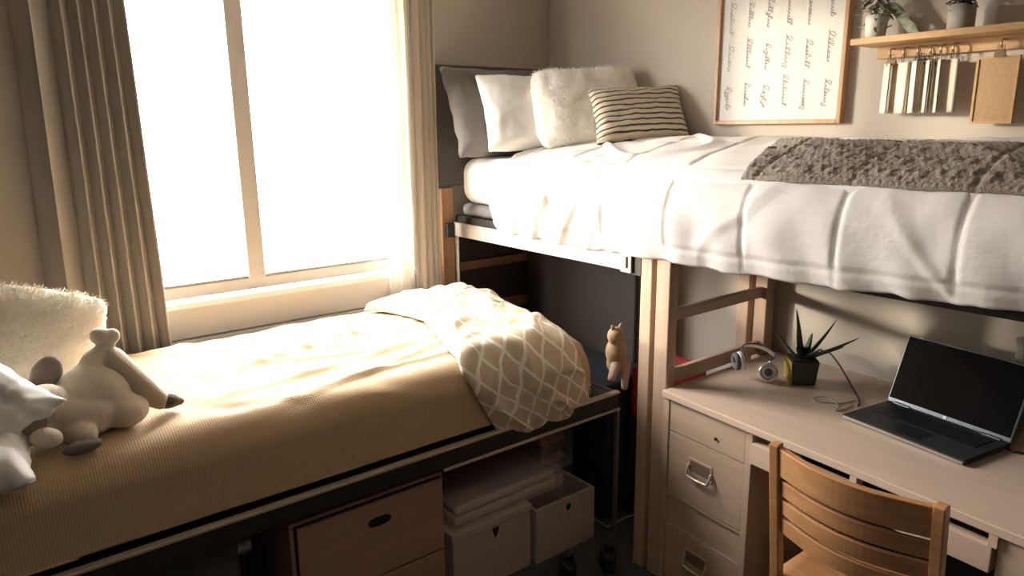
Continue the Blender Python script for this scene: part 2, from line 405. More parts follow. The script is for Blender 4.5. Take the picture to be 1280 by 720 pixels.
QR = .10
def qsurf(u, v, off=0.):
    """u: arc from wall side (0) across top and down the front; v: along the bed to its foot"""
    W = MY1 - .01 - (MY0 - .012) - QR; Lx = MX1 - QR
    # front side
    if u < W: y, dz, ny, nz = MY1 - .01 - u, 0, 0, 1
    elif u < W + QR * PI / 2:
        a = (u - W) / QR; y = MY1 - .01 - W - QR * math.sin(a); dz = -QR * (1 - math.cos(a)); ny, nz = -math.sin(a), math.cos(a)
    else: y, dz, ny, nz = MY1 - .01 - W - QR, -QR - (u - W - QR * PI / 2), -1, 0
    if v < Lx: x, ez, nx, mz = v, 0, 0, 1
    elif v < Lx + QR * PI / 2:
        a = (v - Lx) / QR; x = Lx + QR * math.sin(a); ez = -QR * (1 - math.cos(a)); nx, mz = math.sin(a), math.cos(a)
    else: x, ez, nx, mz = MX1, -QR - (v - Lx - QR * PI / 2), 1, 0
    crown = .022 * math.sin(PI * min(1, u / (W + .1))) if u < W + .1 else 0
    z = .905 + dz + ez + crown
    n = V((nx, ny, max(nz * mz, .0) + .02)).normalized()
    return V((x, y, z)), n
def qwr(u, v):
    h = .010 * N(u * 2.2, v * 1.3, 3)
    r = abs(N(u * 2.6 + .7 * v, v * .75 + 4, 11))
    top = max(0, 1 - max(0, u - .95) / .15)
    h += top * .028 * max(0, 1 - r / .10) * max(0, N(u * 1.1, v * 1.1, 21) + .35)
    r2 = abs(N(u * 4.5 - 1.4 * v + 9, v * 1.5, 31)); h += top * .010 * max(0, 1 - r2 / .12)
    # two long soft creases across the top
    for (u0, v0, u1, v1, hh) in ((.58, .70, .36, 1.25, .022), (.80, .62, .64, 1.55, .016), (.30, .75, .18, 1.3, .014), (.5, 1.15, .2, 1.5, .014)):
        du, dv = u1 - u0, v1 - v0; L2 = du * du + dv * dv
        s = ((u - u0) * du + (v - v0) * dv) / L2
        if -.1 < s < 1.1:
            d = math.hypot(u - u0 - s * du, v - v0 - s * dv + .02 * math.sin(s * 9))
            h += top * hh * math.exp(-(d / .022) ** 2) * max(0, min(1, s * 5 + .5, (1.1 - s) * 5))
    h += .0015 * math.sin(v * 2 * PI / .125) * (1 if u < .95 else .0)
    return h
UT = (MY1 - .01 - (MY0 - .012) - QR) + QR * PI / 2 + .195; VT0, VT1 = MX0 - .02, (MX1 - QR) + QR * PI / 2 + .17
def fq(a, b_):
    u = a * UT; v = VT0 + (VT1 - VT0) * b_
    p, n = qsurf(u, v); p = p + n * qwr(u, v)
    if a > .97: p.z += .006 * N(v * 4, 1, 1)
    p.z = max(p.z, .636); return p
single('quilt', grid(fq, 150, 300, lambda a, b_: (a * UT, VT0 + (VT1 - VT0) * b_)), 'quilt',
       'tan waffle stitched quilt spread over the low bed by the window', 'quilt', (.7, 2.7, .62), smooth=True, mods=[('SOLIDIFY', dict(thickness=.006, offset=-1))])
# patterned duvet folded over the foot of the bed
UF = (MY1 - .01 - (MY0 - .012) - QR)
def lerp_t(tab, x):
    for (x0, y0), (x1, y1) in zip(tab, tab[1:]):
        if x <= x1: return y0 + (y1 - y0) * max(0, (x - x0)) / (x1 - x0)
    return tab[-1][1]
LEFT = [(0, 1.50), (.15, 1.56), (.45, 1.60), (.85, 1.47), (1.02, 1.43), (1.12, 1.48), (1.36, 1.62)]
RIGHT = [(0, 2.09), (.5, 2.08), (.9, 2.02), (1.05, 2.03), (1.36, 2.15)]
def fd(a, b_):
    umax = 1.345 - .03 * b_ + .02 * math.sin(b_ * PI)
    u = .02 + (umax - .02) * a
    x0, x1 = lerp_t(LEFT, u), lerp_t(RIGHT, u); v = x0 + (x1 - x0) * b_
    p, n = qsurf(u, v)
    e = min(1, min(a, 1 - a, b_ * .8, (1 - b_) * .8) / .10); e = math.sqrt(max(0, e))
    cr = abs(N(u * 3.2 + 5, v * 3.2, 2)); cr2 = abs(N(u * 6 + v * 3, v * 5 - u * 2, 8))
    top = max(0, min(1, (1.05 - u) / .2))
    h = .016 + e * (.018 + .028 * top + .018 * N(u * 2.5, v * 2.5, 6) + .03 * top * max(0, 1 - cr / .25) * .8 + .014 * max(0, 1 - cr2 / .2))
    h += .03 * math.exp(-((u - .12) / .2) ** 2) * e
    h += .003 * math.sin(v * 26 + u * 6) * max(0, min(1, (u - .95) / .3))
    return p + n * h
single('duvet', grid(fd, 130, 80, lambda a, b_: (a * 1.4, 1.45 + .62 * b_)), 'duvet',
       'beige duvet with white lattice lines folded over the foot of the low bed', 'duvet', (1.8, 2.7, .9), smooth=True,
       mods=[('SOLIDIFY', dict(thickness=.014, offset=-1)), ('SUBSURF', dict(levels=1, render_levels=1))])

# pillows at the head of the low bed
def pillow(name, label, mtl, c, w, h, t_, yaw, tilt, roll, seed, cat='pillow', fur=None, group=None, **kw):
    mx = pose(c, yaw, tilt, roll); bm = pillow_bm(w, h, t_, mx, seed=seed, **kw)
    base = (c[0], c[1], c[2] - h / 2)
    if fur:
        t = thing(name, label, cat, base, group); tf = tufts(bm, fur[0], fur[1], fur[2], seed)
        part('cushion', bm, mtl, t, smooth=True); part('fur', tf, mtl, t, kind='stuff')
        return t
    return single(name, bm, mtl, label, cat, base, group, smooth=True)
pillow('pillow', 'furry cream pillow standing at the head of the low bed by the curtain', 'fur', (.06, 2.80, 1.115), .50, .44, .20, -25, 36, 12, 3, fur=(11000, .016, .0016), pinch=-.02)
pillow('pillow', 'white cotton pillow with a pointed corner lying behind the plush toy', 'white_linen', (-.09, 2.42, 1.075), .50, .34, .16, -38, 35, 32, 4, pinch=.16, wr=.010)
pillow('pillow', 'white pillow lying flat at the front edge of the low bed', 'white_linen', (-.185, 2.30, .97), .52, .38, .14, -8, 80, 0, 6, pinch=.10, wr=.010)

# ------------------------------------------------------------------ plush toys
def blob(name, shapes, m, parent, vox=.006, label=None, sm=6):
    bm = NB()
    for s in shapes:
        if s[0] == 'e': ellip(bm, s[1], s[2], s[3] if len(s) > 3 else (0, 0, 0))
        else:
            p0, p1, r0, r1 = V(s[1]), V(s[2]), s[3], s[4]
            for k in range(9):
                q = k / 8; r = r0 + (r1 - r0) * q; ellip(bm, p0.lerp(p1, q), (r, r, r), seg=14)
    return part(name, bm, m, parent, smooth=True, label=label,
                mods=[('REMESH', dict(mode='VOXEL', voxel_size=vox, use_smooth_shade=True)), ('SMOOTH', dict(factor=.5, iterations=sm))])
t = thing('plush_toy', 'cream plush animal slumped on the tan quilt against the white pillow', 'plush toy', (.24, 2.42, .93))
blob('body', [('e', (.10, 2.36, 1.045), (.062, .06, .062)), ('e', (.235, 2.42, 1.025), (.115, .10, .105), (0, .25, 0)), ('e', (.262, 2.44, 1.095), (.065, .06, .075)), ('e', (.20, 2.38, .99), (.10, .085, .075)),
              ('e', (.30, 2.37, .975), (.07, .07, .055)),
              ('c', (.275, 2.44, 1.14), (.284, 2.44, 1.175), .036, .022), ('e', (.270, 2.44, 1.203), (.030, .025, .027)), ('e', (.303, 2.44, 1.196), (.024, .02, .026)),
              ('c', (.16, 2.35, .96), (.185, 2.28, .955), .045, .030), ('c', (.14, 2.39, .985), (.05, 2.33, .985), .05, .042)], 'plush_cream', t)
blob('arm', [('c', (.285, 2.43, 1.115), (.355, 2.40, 1.02), .052, .050), ('c', (.355, 2.40, 1.02), (.405, 2.38, .975), .048, .030)], 'plush_mid', t, label='taupe arm stretched over the quilt')
blob('paw', [('e', (.425, 2.38, .968), (.040, .028, .026), (0, .2, 0)), ('e', (.455, 2.38, .958), (.022, .016, .014))], 'plush_dark', t, label='dark paw')
blob('paw', [('e', (.165, 2.235, .94), (.055, .028, .020), (0, 0, .15))], 'plush_dark', t, label='dark foot sole')
blob('ear', [('e', (.118, 2.43, 1.115), (.046, .020, .060), (0, .5, .3))], 'plush_grey', t, label='round taupe ear')
blob('ear', [('e', (.062, 2.27, 1.035), (.042, .018, .042), (0, -.3, .3))], 'plush_grey', t, label='round taupe ear')
blob('muzzle', [('e', (.085, 2.25, .985), (.042, .03, .030), (0, .3, 0)), ('e', (.105, 2.25, .975), (.02, .02, .02))], 'plush_cream', t)

# ------------------------------------------------------------------ loft bed
t = thing('loft_bed_frame', 'pale wood and steel loft bed frame standing over the desk', 'bed frame', (2.5, 1.5, ZF))
def post(x0, x1, y0, y1, z1, m='pine'): return part('post', B((x0, y0, ZF), (x1, y1, z1)), m, t, bevel=.004)
post(2.16, 2.215, 1.872, 1.932, 1.302); post(2.16, 2.215, 1.778, 1.848, 1.305)
post(2.845, 2.915, 1.778, 1.840, 1.305); post(2.845, 2.915, 1.872, 1.932, 1.302)
o = post(2.085, 2.165, 3.335, 3.395, 1.49, 'brownwood'); o['label'] = 'brown wooden corner post'
o = post(2.87, 2.925, 3.335, 3.395, 1.49, 'brownwood'); o['label'] = 'brown wooden corner post'
post(2.16, 2.215, -.62, -.55, 1.305); post(2.845, 2.915, -.62, -.55, 1.305)
sr = part('side_rail', B((2.152, 1.99, 1.222), (2.172, 3.325, 1.298)), 'steel', t, label='bright steel side rail', bevel=.003)
part('rail_flange', B((2.172, 1.99, 1.222), (2.20, 3.325, 1.228)), 'steel', sr)
br = part('end_bracket', B((2.146, 1.975, 1.216), (2.156, 2.035, 1.304)), 'steel', t, bevel=.002)
part('slot', B((2.144, 1.993, 1.236), (2.1475, 2.004, 1.284)), 'slot', br)
part('hook_plate', B((2.158, 1.932, 1.21), (2.20, 1.992, 1.30)), 'darksteel', t)
part('corner_clamp', B((2.105, 3.315, 1.215), (2.175, 3.337, 1.295)), 'black', t, bevel=.006)
part('corner_plate', B((2.166, 3.30, .90), (2.172, 3.334, 1.222)), 'steel', t)
part('side_rail', B((2.195, -.55, 1.292), (2.215, 1.778, 1.365)), 'darksteel', t, label='black steel side rail over the desk')
part('side_rail', B((2.89, -.55, 1.24), (2.91, 1.778, 1.33)), 'darksteel', t)
part('side_rail', B((2.90, 1.932, 1.24), (2.915, 3.335, 1.33)), 'darksteel', t)
part('mattress_platform', B((2.175, -.55, 1.30), (2.915, 3.33, 1.335)), 'darksteel', t)
for z0, z1 in ((1.035, 1.085), (.765, .825)):
    part('end_rung', B((2.215, 1.80, z0), (2.845, 1.825, z1)), 'pine_h', t, bevel=.003)
    part('end_rung', B((2.165, 3.355, z0 - .03), (2.87, 3.38, z1 - .03)), 'brownwood', t, bevel=.003)
part('shade_end_panel', B((2.166, 3.381, .0), (2.869, 3.392, 1.225)), 'shadepanel', t)  # dark sheet added for the shade on the wall under the loft
part('shade_end_panel', B((2.33, 3.362, .45), (2.80, 3.374, .895)), 'shadepanel', t, bevel=.004)
part('end_rung', B((2.165, 3.355, 1.23), (2.87, 3.38, 1.29)), 'brownwood', t, bevel=.003)

single('headboard', B((2.02, 3.325, 1.50), (2.86, 3.385, 2.145)), 'headboard', 'dark grey upholstered headboard behind the loft bed pillows', 'headboard', (2.44, 3.35, 1.50), bevel=.02, seg=3)
single('mattress', B((2.19, -.5, 1.336), (2.91, 3.30, 1.404)), 'mattress_grey', 'thin grey mattress base visible beneath the white sheet of the loft bed', 'mattress', (2.5, 1.4, 1.336), bevel=.03, seg=4)
def fsheet():
    bm = B((2.165, -.48, 1.405), (2.905, 3.285, 1.655)); return bm
single('mattress', fsheet(), 'white_linen', 'thick mattress in a white fitted sheet on the loft bed', 'mattress', (2.5, 1.4, 1.405), bevel=.085, seg=6, smooth=True)

# comforter cross-section: arc length s from the wall, across the top, over the edge, down the side
PROF = [V((2.90, 1.735)), V((2.75, 1.752)), V((2.60, 1.738)), V((2.45, 1.712)), V((2.32, 1.680)), V((2.22, 1.640)), V((2.155, 1.585)), V((2.125, 1.515)), V((2.118, 1.44)), V((2.124, 1.37)), V((2.14, 1.292))]
PP = [V((p.x, p.y)) for p in spline([(q.x, q.y, 0) for q in PROF], 10)]
ARC = [0]
for a, b_ in zip(PP, PP[1:]): ARC.append(ARC[-1] + (b_ - a).length)
STOT = ARC[-1]
def prof(s):
    s = max(0, min(STOT - 1e-6, s)); i = 0
    while ARC[i + 1] < s: i += 1
    q = (s - ARC[i]) / (ARC[i + 1] - ARC[i]); p = PP[i].lerp(PP[i + 1], q); d = (PP[i + 1] - PP[i]).normalized()
    return p, V((d.y, -d.x)) * (1 if True else -1)
SEAM = .34
def csurf(s, y, off=0.):
    p, n = prof(s)
    if n.y < 0 and n.x > 0: n = -n
    py = abs(math.sin(PI * (y - .42) / SEAM)); ps = abs(math.sin(PI * (s - .30) / .36))
    h = .008 * (min(1, py * 7) ** .8 * min(1, ps * 7) ** .8) * min(1, max(0, STOT - s) / .08) - .002
    h += .012 * N(s * 3, y * 2.2, 4) + .005 * N(s * 9, y * 8, 5)
    k = max(0, min(1, (y - 2.0) / .5))               # rucked folds near the head
    side = max(0, min(1, (s - .5) / .25))
    h += k * .5 * (.028 * max(0, math.sin((y * 1.0 + .45 * (STOT - s)) * 2 * PI / .17 + 2.5 * N(s * 2, y * 2, 9))) ** 2) * (.35 + side)
    h += (1 - k) * side * .006 * math.sin(y * 2 * PI / .21 + 2 * N(y * 2, s * 3, 1)) * max(0, (s - STOT + .28) / .28)
    h += .014 * max(0, 1 - abs(N(s * 2.2 + .8 * y, y * 1.4, 17)) / .09) * (1 - .6 * side)
    n3 = V((n.x, 0, n.y)); base = V((p.x, y, p.y))
    return base, n3, h + off
def edge_y(s): return 2.93 + .12 * max(0, (STOT - s) / STOT) + .02 * N(s * 8, 3, 3) - .02
def fc(a, b_):
    s = a * STOT; y0 = -.52; y = y0 + (edge_y(s) - y0) * b_
    b0, n3, h = csurf(s, y)
    lift = .040 * max(0, min(1, (1.5 - y) / 1.0)) * max(0, (s - STOT + .3) / .3)
    p = b0 + n3 * h + V((0, 0, lift))
    if a > .93: p.z += (a - .93) / .07 * (.010 * N(y * 7, 2, 2) + .006 * N(y * 19, 5, 5))
    if b_ > .985: p -= n3 * .012
    return p
single('comforter', grid(fc, 110, 420, lambda a, b_: (a * STOT, b_ * 3.5)), 'comforter', 'puffy white quilted comforter hanging over the side of the loft bed', 'comforter', (2.5, 1.2, 1.45),
       smooth=True, mods=[('SOLIDIFY', dict(thickness=.012, offset=-1))])
# chunky knit throw
def fth(a, b_):
    y1 = 1.60 - .10 * a + .012 * N(a * 9, 1, 1); y = -.45 + (y1 + .45) * b_
    s = .345 + (.735 - .345 + .015 * N(y * 5, 2, 2)) * a
    b0, n3, h = csurf(s, y)
    rows = a * 20
    r = int(rows); ph = .5 * (r % 2)
    stitch = (.4 + .6 * abs(math.sin(PI * (y / .020 + ph))) ** .7) * abs(math.sin(PI * rows)) ** .7
    cable = 0.
    for c0 in (.34, .62, .86):
        d = abs(a - c0 - .022 * math.sin(y * 2 * PI / .09))
        cable += max(0, 1 - (d / .055) ** 2) ** .5 if d < .055 else 0
    e = min(1, min(a, 1 - a, (1 - b_) * 4) / .03)
    hh = .008 + .006 * stitch + .009 * cable * (.7 + .3 * math.sin(y * 2 * PI / .045)) + .003 * N(a * 30, y * 60, 3)
    return b0 + n3 * (h + hh * max(.15, e) + .006)
single('throw_blanket', grid(fth, 110, 460), 'throw', 'chunky taupe knitted throw laid across the loft bed comforter', 'blanket', (2.45, .6, 1.68), smooth=True,
       mods=[('SOLIDIFY', dict(thickness=.014, offset=-1))])

pillow('pillow', 'dark grey pillow leaning on the headboard of the loft bed', 'grey_linen', (2.395, 3.165, 1.895), .68, .52, .16, -5, 24, 0, 11)
pillow('pillow', 'smooth white pillow leaning between the grey and the furry pillow', 'white_linen', (2.455, 2.955, 1.89), .62, .46, .15, -18, 30, 0, 12, wr=.004)
pillow('pillow', 'furry white square pillow leaning behind the striped cushion', 'furwhite', (2.615, 2.735, 1.91), .58, .46, .17, -30, 30, -2, 13, fur=(9000, .014, .0014), pinch=.02)
pillow('cushion', 'small cream cushion with thin dark horizontal stripes', 'striped', (2.705, 2.465, 1.868), .48, .32, .14, -32, 32, -3, 14, cat='cushion', wr=.004)

# ------------------------------------------------------------------ wall: framed print
t = thing('framed_print', 'large oak framed print of faint sideways script above the loft bed', 'framed print', (XW, 1.85, 1.81))
y0, y1, z0, z1 = 1.535, 2.165, 1.815, 2.62; fw = .018
bm = NB()
box(bm, (2.895, y0, z0), (XW, y0 + fw, z1)); box(bm, (2.895, y1 - fw, z0), (XW, y1, z1))
box(bm, (2.895, y0 + fw, z0), (XW, y1 - fw, z0 + fw)); box(bm, (2.895, y0 + fw, z1 - fw), (XW, y1 - fw, z1))
part('frame', bm, 'frame_wood', t, bevel=.002)
part('paper', B((2.910, y0 + fw, z0 + fw), (2.925, y1 - fw, z1 - fw)), 'print_paper', t)
bm = NB(); rnd = random.Random(3)
def ribbon(bm, pts, w_):
    prev = None
    for i, p in enumerate(pts):
        q = pts[min(i + 1, len(pts) - 1)]; r = pts[max(i - 1, 0)]; d = (V(q) - V(r)).normalized(); nn = V((0, -d.z, d.y)) * w_
        a, b_ = bm.verts.new(V(p) + nn), bm.verts.new(V(p) - nn)
        if prev: bm.faces.new((prev[0], prev[1], b_, a))
        prev = (a, b_)
for c in range(6):
    yc = y1 - .075 - c * .0965
    for r in range(4):
        zc = z0 + .065 + r * .172 + (.01 if c % 2 else 0)
        ln = rnd.uniform(.105, .14); z_ = zc + ln; pts = []; nl = rnd.randint(6, 9); w_l = ln / (nl + .8)
        for k in range(nl):
            kind = 'cap' if k == 0 else rnd.choice('nneoouullgdi')
            wl = w_l * (1.8 if k == 0 else rnd.uniform(.8, 1.2))
            up_ = {'cap': .034, 'l': .028, 'd': .026, 'g': .012}.get(kind, rnd.uniform(.009, .013)); dn = -.016 if kind == 'g' else -.001
            for i in range(12):
                q = i / 12; ph = 2 * PI * q
                lean = .30 * (up_ if math.cos(ph) < 0 else 0) * (1 - math.cos(ph)) / 2
                hgt = dn * (1 + math.cos(ph)) / 2 + up_ * (1 - math.cos(ph)) / 2
                adv = wl * q + (.55 * wl * math.sin(ph) if kind in 'oelgdcap' else .15 * wl * math.sin(ph)) + lean
                pts.append((2.9085, yc + .012 - hgt * .85, z_ - adv))
            z_ -= wl
        ribbon(bm, pts, .0010)
part('lettering', bm, 'ink', t, label='rows of grey handwriting running vertically')

# ------------------------------------------------------------------ shelf with clips
t = thing('wall_shelf', 'narrow pale wood wall shelf carrying two potted plants', 'shelf', (XW, .9, 2.06))
part('board', B((2.765, .20, 2.105), (XW, 1.452, 2.128)), 'shelfwood', t, bevel=.002)
part('peg_rail', B((2.905, .24, 2.058), (XW, 1.415, 2.105)), 'shelfwood', t, bevel=.002)
for y in (1.345, 1.295, 1.245, 1.200, 1.165, 1.125, .975, .60):
    bm = tube(NB(), spline([(2.91, y, 2.090), (2.875, y, 2.088), (2.866, y, 2.074), (2.872, y, 2.060)], 5), .0032, 8)
    part('hook', bm, 'brass', t, smooth=True)
def clip(y, z, m, label, x=2.866):
    c = thing('binder_clip', label, 'clip', (x, y, z), 'clips on the shelf hooks')
    bm = NB(); mx = Matrix.Translation((x, y, z))
    vs = [(-.012, 0), (.012, 0), (.004, .022), (-.004, .022)]
    lo = [bm.verts.new(mx @ V((a, -.016, b_))) for a, b_ in vs]; hi = [bm.verts.new(mx @ V((a, .016, b_))) for a, b_ in vs]
    bm.faces.new(lo); bm.faces.new(hi[::-1])
    for k in range(4): bm.faces.new((lo[k], lo[(k + 1) % 4], hi[(k + 1) % 4], hi[k]))
    part('jaw', bm, m, c, bevel=.001)
    for s in (-1, 1):
        part('handle', tube(NB(), [(x + s * .004, y - .008, z + .018), (x + s * .010, y - .008, z + .040), (x + s * .010, y + .008, z + .040), (x + s * .004, y + .008, z + .018)], .0014, 6), m, c)
    return c
clip(1.335, 2.026, 'brass', 'pale metal clip holding the leftmost of the hanging papers')
clip(1.225, 2.022, 'black', 'left black clip over the middle of the hanging paper bundle')
clip(1.185, 2.018, 'black', 'right black clip over the middle of the hanging paper bundle')
clip(.975, 2.030, 'brass', 'metal clip holding the kraft clipboard under the shelf')
def sheaf(y, w_, n_, yaw, label, x=2.862, h_=.185, z1=2.035, m='paper', spread=.003):
    c = thing('paper_booklet', label, 'papers', (x, y, z1 - h_), 'papers hanging under the shelf')
    rnd = random.Random(int(y * 1000))
    part('ring', tube(NB(), [(x + .004, y + .0 + .004 * math.cos(q), z1 + .016 + .020 * math.sin(q)) for q in [2 * PI * i / 12 for i in range(13)]], .0012, 6), 'black', c, smooth=True)
    for k in range(n_):
        mx = Matrix.Translation((x, y, z1)) @ Matrix.Rotation(math.radians(yaw + rnd.uniform(-4, 4)), 4, 'Z') @ Matrix.Rotation(math.radians(rnd.uniform(-1.5, 1.5)), 4, 'X')
        o_ = (k - n_ / 2) * spread
        def f(a, b_):
            return mx @ V((o_ + .004 * math.sin(PI * a) * math.sin(k) + .003 * b_ * math.sin(k * 2.), (a - .5) * w_, -h_ * b_))
        part('leaf', grid(f, 6, 6), m if k % 4 != 1 else 'paper2', c, smooth=True, mods=[('SOLIDIFY', dict(thickness=.0011))])
sheaf(1.345, .05, 3, -38, 'thin cream paper booklet hanging first from the left of the shelf')
sheaf(1.295, .075, 4, -20, 'broad cream paper booklet hanging second from the left')
sheaf(1.245, .075, 7, -42, 'thick fanned cream booklet hanging left of the black clips', spread=.0042)
sheaf(1.200, .07, 6, -48, 'fanned cream booklet hanging under the black clips', spread=.0042)
sheaf(1.165, .06, 5, -44, 'narrow fanned booklet hanging right of the black clips', spread=.0042)
sheaf(1.125, .055, 3, -8, 'plain cream card booklet hanging last in the paper bundle')
t = thing('clipboard', 'small kraft brown board with thin wood frame hanging from shelf hook', 'board', (2.885, .975, 1.81))
part('board', B((2.868, .922, 1.817), (2.874, 1.036, 2.026)), 'kraft', t)
bm = NB(); box(bm, (2.864, .914, 1.809), (2.880, .922, 2.034)); box(bm, (2.864, 1.036, 1.809), (2.880, 1.044, 2.034))
box(bm, (2.864, .922, 1.809), (2.880, 1.036, 1.817)); box(bm, (2.864, .922, 2.026), (2.880, 1.036, 2.034))
part('frame', bm, 'shelfwood', t)
def leaf_bm(bm, c, d, ln, wd, nrm):
    d = V(d).normalized(); s = d.cross(V(nrm)).normalized(); up = s.cross(d); prev = None
    for k in range(6):
        q = k / 5; w_ = wd * math.sin(PI * (.08 + .9 * q)); p = V(c) + d * ln * q - V((0, 0, 1)) * ln * .25 * q * q
        a, m_, b_ = bm.verts.new(p + s * w_), bm.verts.new(p - up * w_ * .3), bm.verts.new(p - s * w_)
        if prev: bm.faces.new((prev[0], prev[1], m_, a)); bm.faces.new((prev[1], prev[2], b_, m_))
        prev = (a, m_, b_)
t = thing('potted_plant', 'white pot with pale trailing leaves on the left end of the shelf', 'potted plant', (2.84, 1.395, 2.128))
lathe_p = [(.026, 0), (.034, .005), (.040, .06), (.040, .085), (.036, .085), (.034, .078)]
part('pot', lathe(NB(), lathe_p, (2.84, 1.395, 2.128)), 'pot_white', t, smooth=True)
bm = NB(); rnd = random.Random(5)
for k in range(90):
    a = rnd.uniform(0, 2 * PI); r0 = rnd.uniform(.0, .045); c0 = (2.83 + r0 * math.cos(a), 1.395 + r0 * math.sin(a), 2.128 + rnd.uniform(.03, .16) if r0 > .036 else 2.128 + rnd.uniform(.085, .17))
    leaf_bm(bm, c0, (math.cos(a), math.sin(a), rnd.uniform(-.7, .9)), rnd.uniform(.025, .05), .009, (0, 0, 1))
for k in range(9):
    leaf_bm(bm, (2.85, 1.37 - .01 * k, 2.25 - .012 * k), (0.1, -1, -.25 - .1 * (k % 3)), .07, .016, (1, 0, .3))
part('leaves', bm, 'leaf2', t, smooth=True)
t = thing('potted_plant', 'grey concrete pot with a small dark plant on the middle of the shelf', 'potted plant', (2.84, 1.10, 2.128))
part('pot', lathe(NB(), [(.038, 0), (.042, .004), (.042, .085), (.037, .085), (.036, .075)], (2.84, 1.10, 2.128)), 'pot_grey', t, smooth=True)
bm = NB()
for k in range(70):
    a = rnd.uniform(0, 2 * PI); r0 = rnd.uniform(0, .04)
    leaf_bm(bm, (2.84 + r0 * math.cos(a), 1.10 + r0 * math.sin(a), 2.128 + .082 + rnd.uniform(0, .03)), (math.cos(a), math.sin(a), rnd.uniform(-.4, 1)), rnd.uniform(.02, .04), .008, (0, 0, 1))
part('leaves', bm, 'leaf_dark', t, smooth=True)

# ------------------------------------------------------------------ desk (slightly turned from the wall)
ang = math.atan2(-.0715, 1)        # front edge direction
DM = Matrix.Translation((2.135, 1.765, 0)) @ Matrix.Rotation(ang, 4, 'Z')
# local: x into the desk, y negative = towards the room
DT = .77
t = thing('desk', 'pale wood desk with drawer pedestal beneath the loft bed', 'desk', (2.5, 1.1, ZF))
def DB(a, b_): return B(a, b_, DM)
bm = NB()
pl = [DM @ V((-.012, .0, 0)), DM @ V((-.012, -1.95, 0)), V((2.925, -.18, 0)), V((2.925, 1.765, 0))]
lo = [bm.verts.new((p.x, p.y, DT - .028)) for p in pl]; hi = [bm.verts.new((p.x, p.y, DT)) for p in pl]
bm.faces.new(lo); bm.faces.new(hi)
for k in range(4): bm.faces.new((lo[k], lo[(k + 1) % 4], hi[(k + 1) % 4], hi[k]))
part('desk_top', bm, 'desktop', t, bevel=.003)
def stile(y0, y1, z0=ZF, z1=DT - .028, x0=0., x1=.03): return part('stile', DB((x0, y1, z0), (x1, y0, z1)), 'deskwood', t, bevel=.002)
stile(0., -.03); stile(-.405, -.435)
part('side_panel', DB((.03, -.02, ZF), (.60, 0., DT - .028)), 'deskwood', t); part('side_panel', DB((.03, -.435, ZF), (.60, -.415, DT - .028)), 'deskwood', t)
part('pedestal_back', DB((.58, -.415, ZF), (.60, -.02, DT - .028)), 'deskwood', t)
for zr in (.600, .325, .188):       # rails between the drawers
    part('drawer_divider', DB((.004, -.405, zr - .005), (.05, -.03, zr + .005)), 'deskwood', t)
def drawer(z0, z1, pull=True, y0=-.033, y1=-.402, x=.004):
    d = part('drawer', DB((x, y1, z0), (x + .35, y0, z1)), 'deskwood', t, bevel=.002)
    if pull:
        yc, zc = (y0 + y1) / 2 + .015, (z0 + z1) / 2 + .03
        f = part('recess_plate', DB((x - .003, yc - .060, zc - .030), (x + .001, yc + .060, zc + .040)), 'deskwood', d, bevel=.010)
        part('recess', DB((x - .0045, yc - .050, zc - .016), (x - .0025, yc + .050, zc + .032)), 'brownrecess', d, bevel=.008)
        pts = [(x - .004, yc - .056, zc + .010), (x - .016, yc - .054, zc - .020), (x - .020, yc - .040, zc - .034), (x - .020, yc + .040, zc - .034), (x - .016, yc + .054, zc - .020), (x - .004, yc + .056, zc + .010)]
        part('pull', tube(NB(), [DM @ V(p) for p in spline(pts, 5)], .0055, 10), 'steel', d, smooth=True, label='bent metal pull')
    return d
d = drawer(.608, .738, pull=False)
part('lock', tube(NB(), [DM @ V((.006, -.27, .655)), DM @ V((-.001, -.27, .655))], .006, 12), 'slot', d)
drawer(.332, .593)
part('plain_panel', DB((.012, -.402, .195), (.03, -.033, .318)), 'deskwood', t)
drawer(-.06, .181)
# knee-hole drawer front with open slots above it
ap = part('centre_drawer', DB((-.011, -1.215, .628), (.03, -.437, .706)), 'desktop', t, bevel=.002)
for yy in (-.82, -1.215): part('spacer', DB((-.011, yy - .010, .706), (.03, yy + .012, .742)), 'desktop', t)
part('kneehole_shade', DB((.30, -1.22, .30), (.32, -.437, .742)), 'slot', t)  # black sheet standing in for the shade in the knee-hole
stile(-1.225, -1.30)
part('side_panel', DB((.03, -1.245, ZF), (.60, -1.225, DT - .028)), 'deskwood', t)
part('side_panel', DB((.0, -1.93, ZF), (.60, -1.91, DT - .028)), 'deskwood', t)
part('cabinet_front', DB((.004, -1.91, ZF + .02), (.03, -1.30, DT - .028)), 'deskwood', t)

# aloe
t = thing('potted_plant', 'aloe with dark spiky leaves in a pot painted lit mustard and shaded green on the desk', 'potted plant', (2.63, 1.455, DT))
PM = Matrix.Translation((2.635, 1.465, DT)) @ Matrix.Rotation(math.radians(-42), 4, 'Z')
def frust(bm, r0, r1, z0, z1, mx):
    lo = [bm.verts.new(mx @ V((a * r0, b_ * r0, z0))) for a, b_ in ((-1, -1), (1, -1), (1, 1), (-1, 1))]
    hi = [bm.verts.new(mx @ V((a * r1, b_ * r1, z1))) for a, b_ in ((-1, -1), (1, -1), (1, 1), (-1, 1))]
    bm.faces.new(lo[::-1]); bm.faces.new(hi)
    for k in range(4): bm.faces.new((lo[k], lo[(k + 1) % 4], hi[(k + 1) % 4], hi[k]))
    return bm
p = part('pot', frust(NB(), .046, .055, 0, .105, PM), 'pot_shaded', t, bevel=.008, seg=3, label='pot in its shaded dark green')
bm = NB()
q = [PM @ V(v_) for v_ in ((-.0475, .047, .003), (-.0475, -.047, .003), (-.0565, -.0555, .103), (-.0565, .0555, .103))]
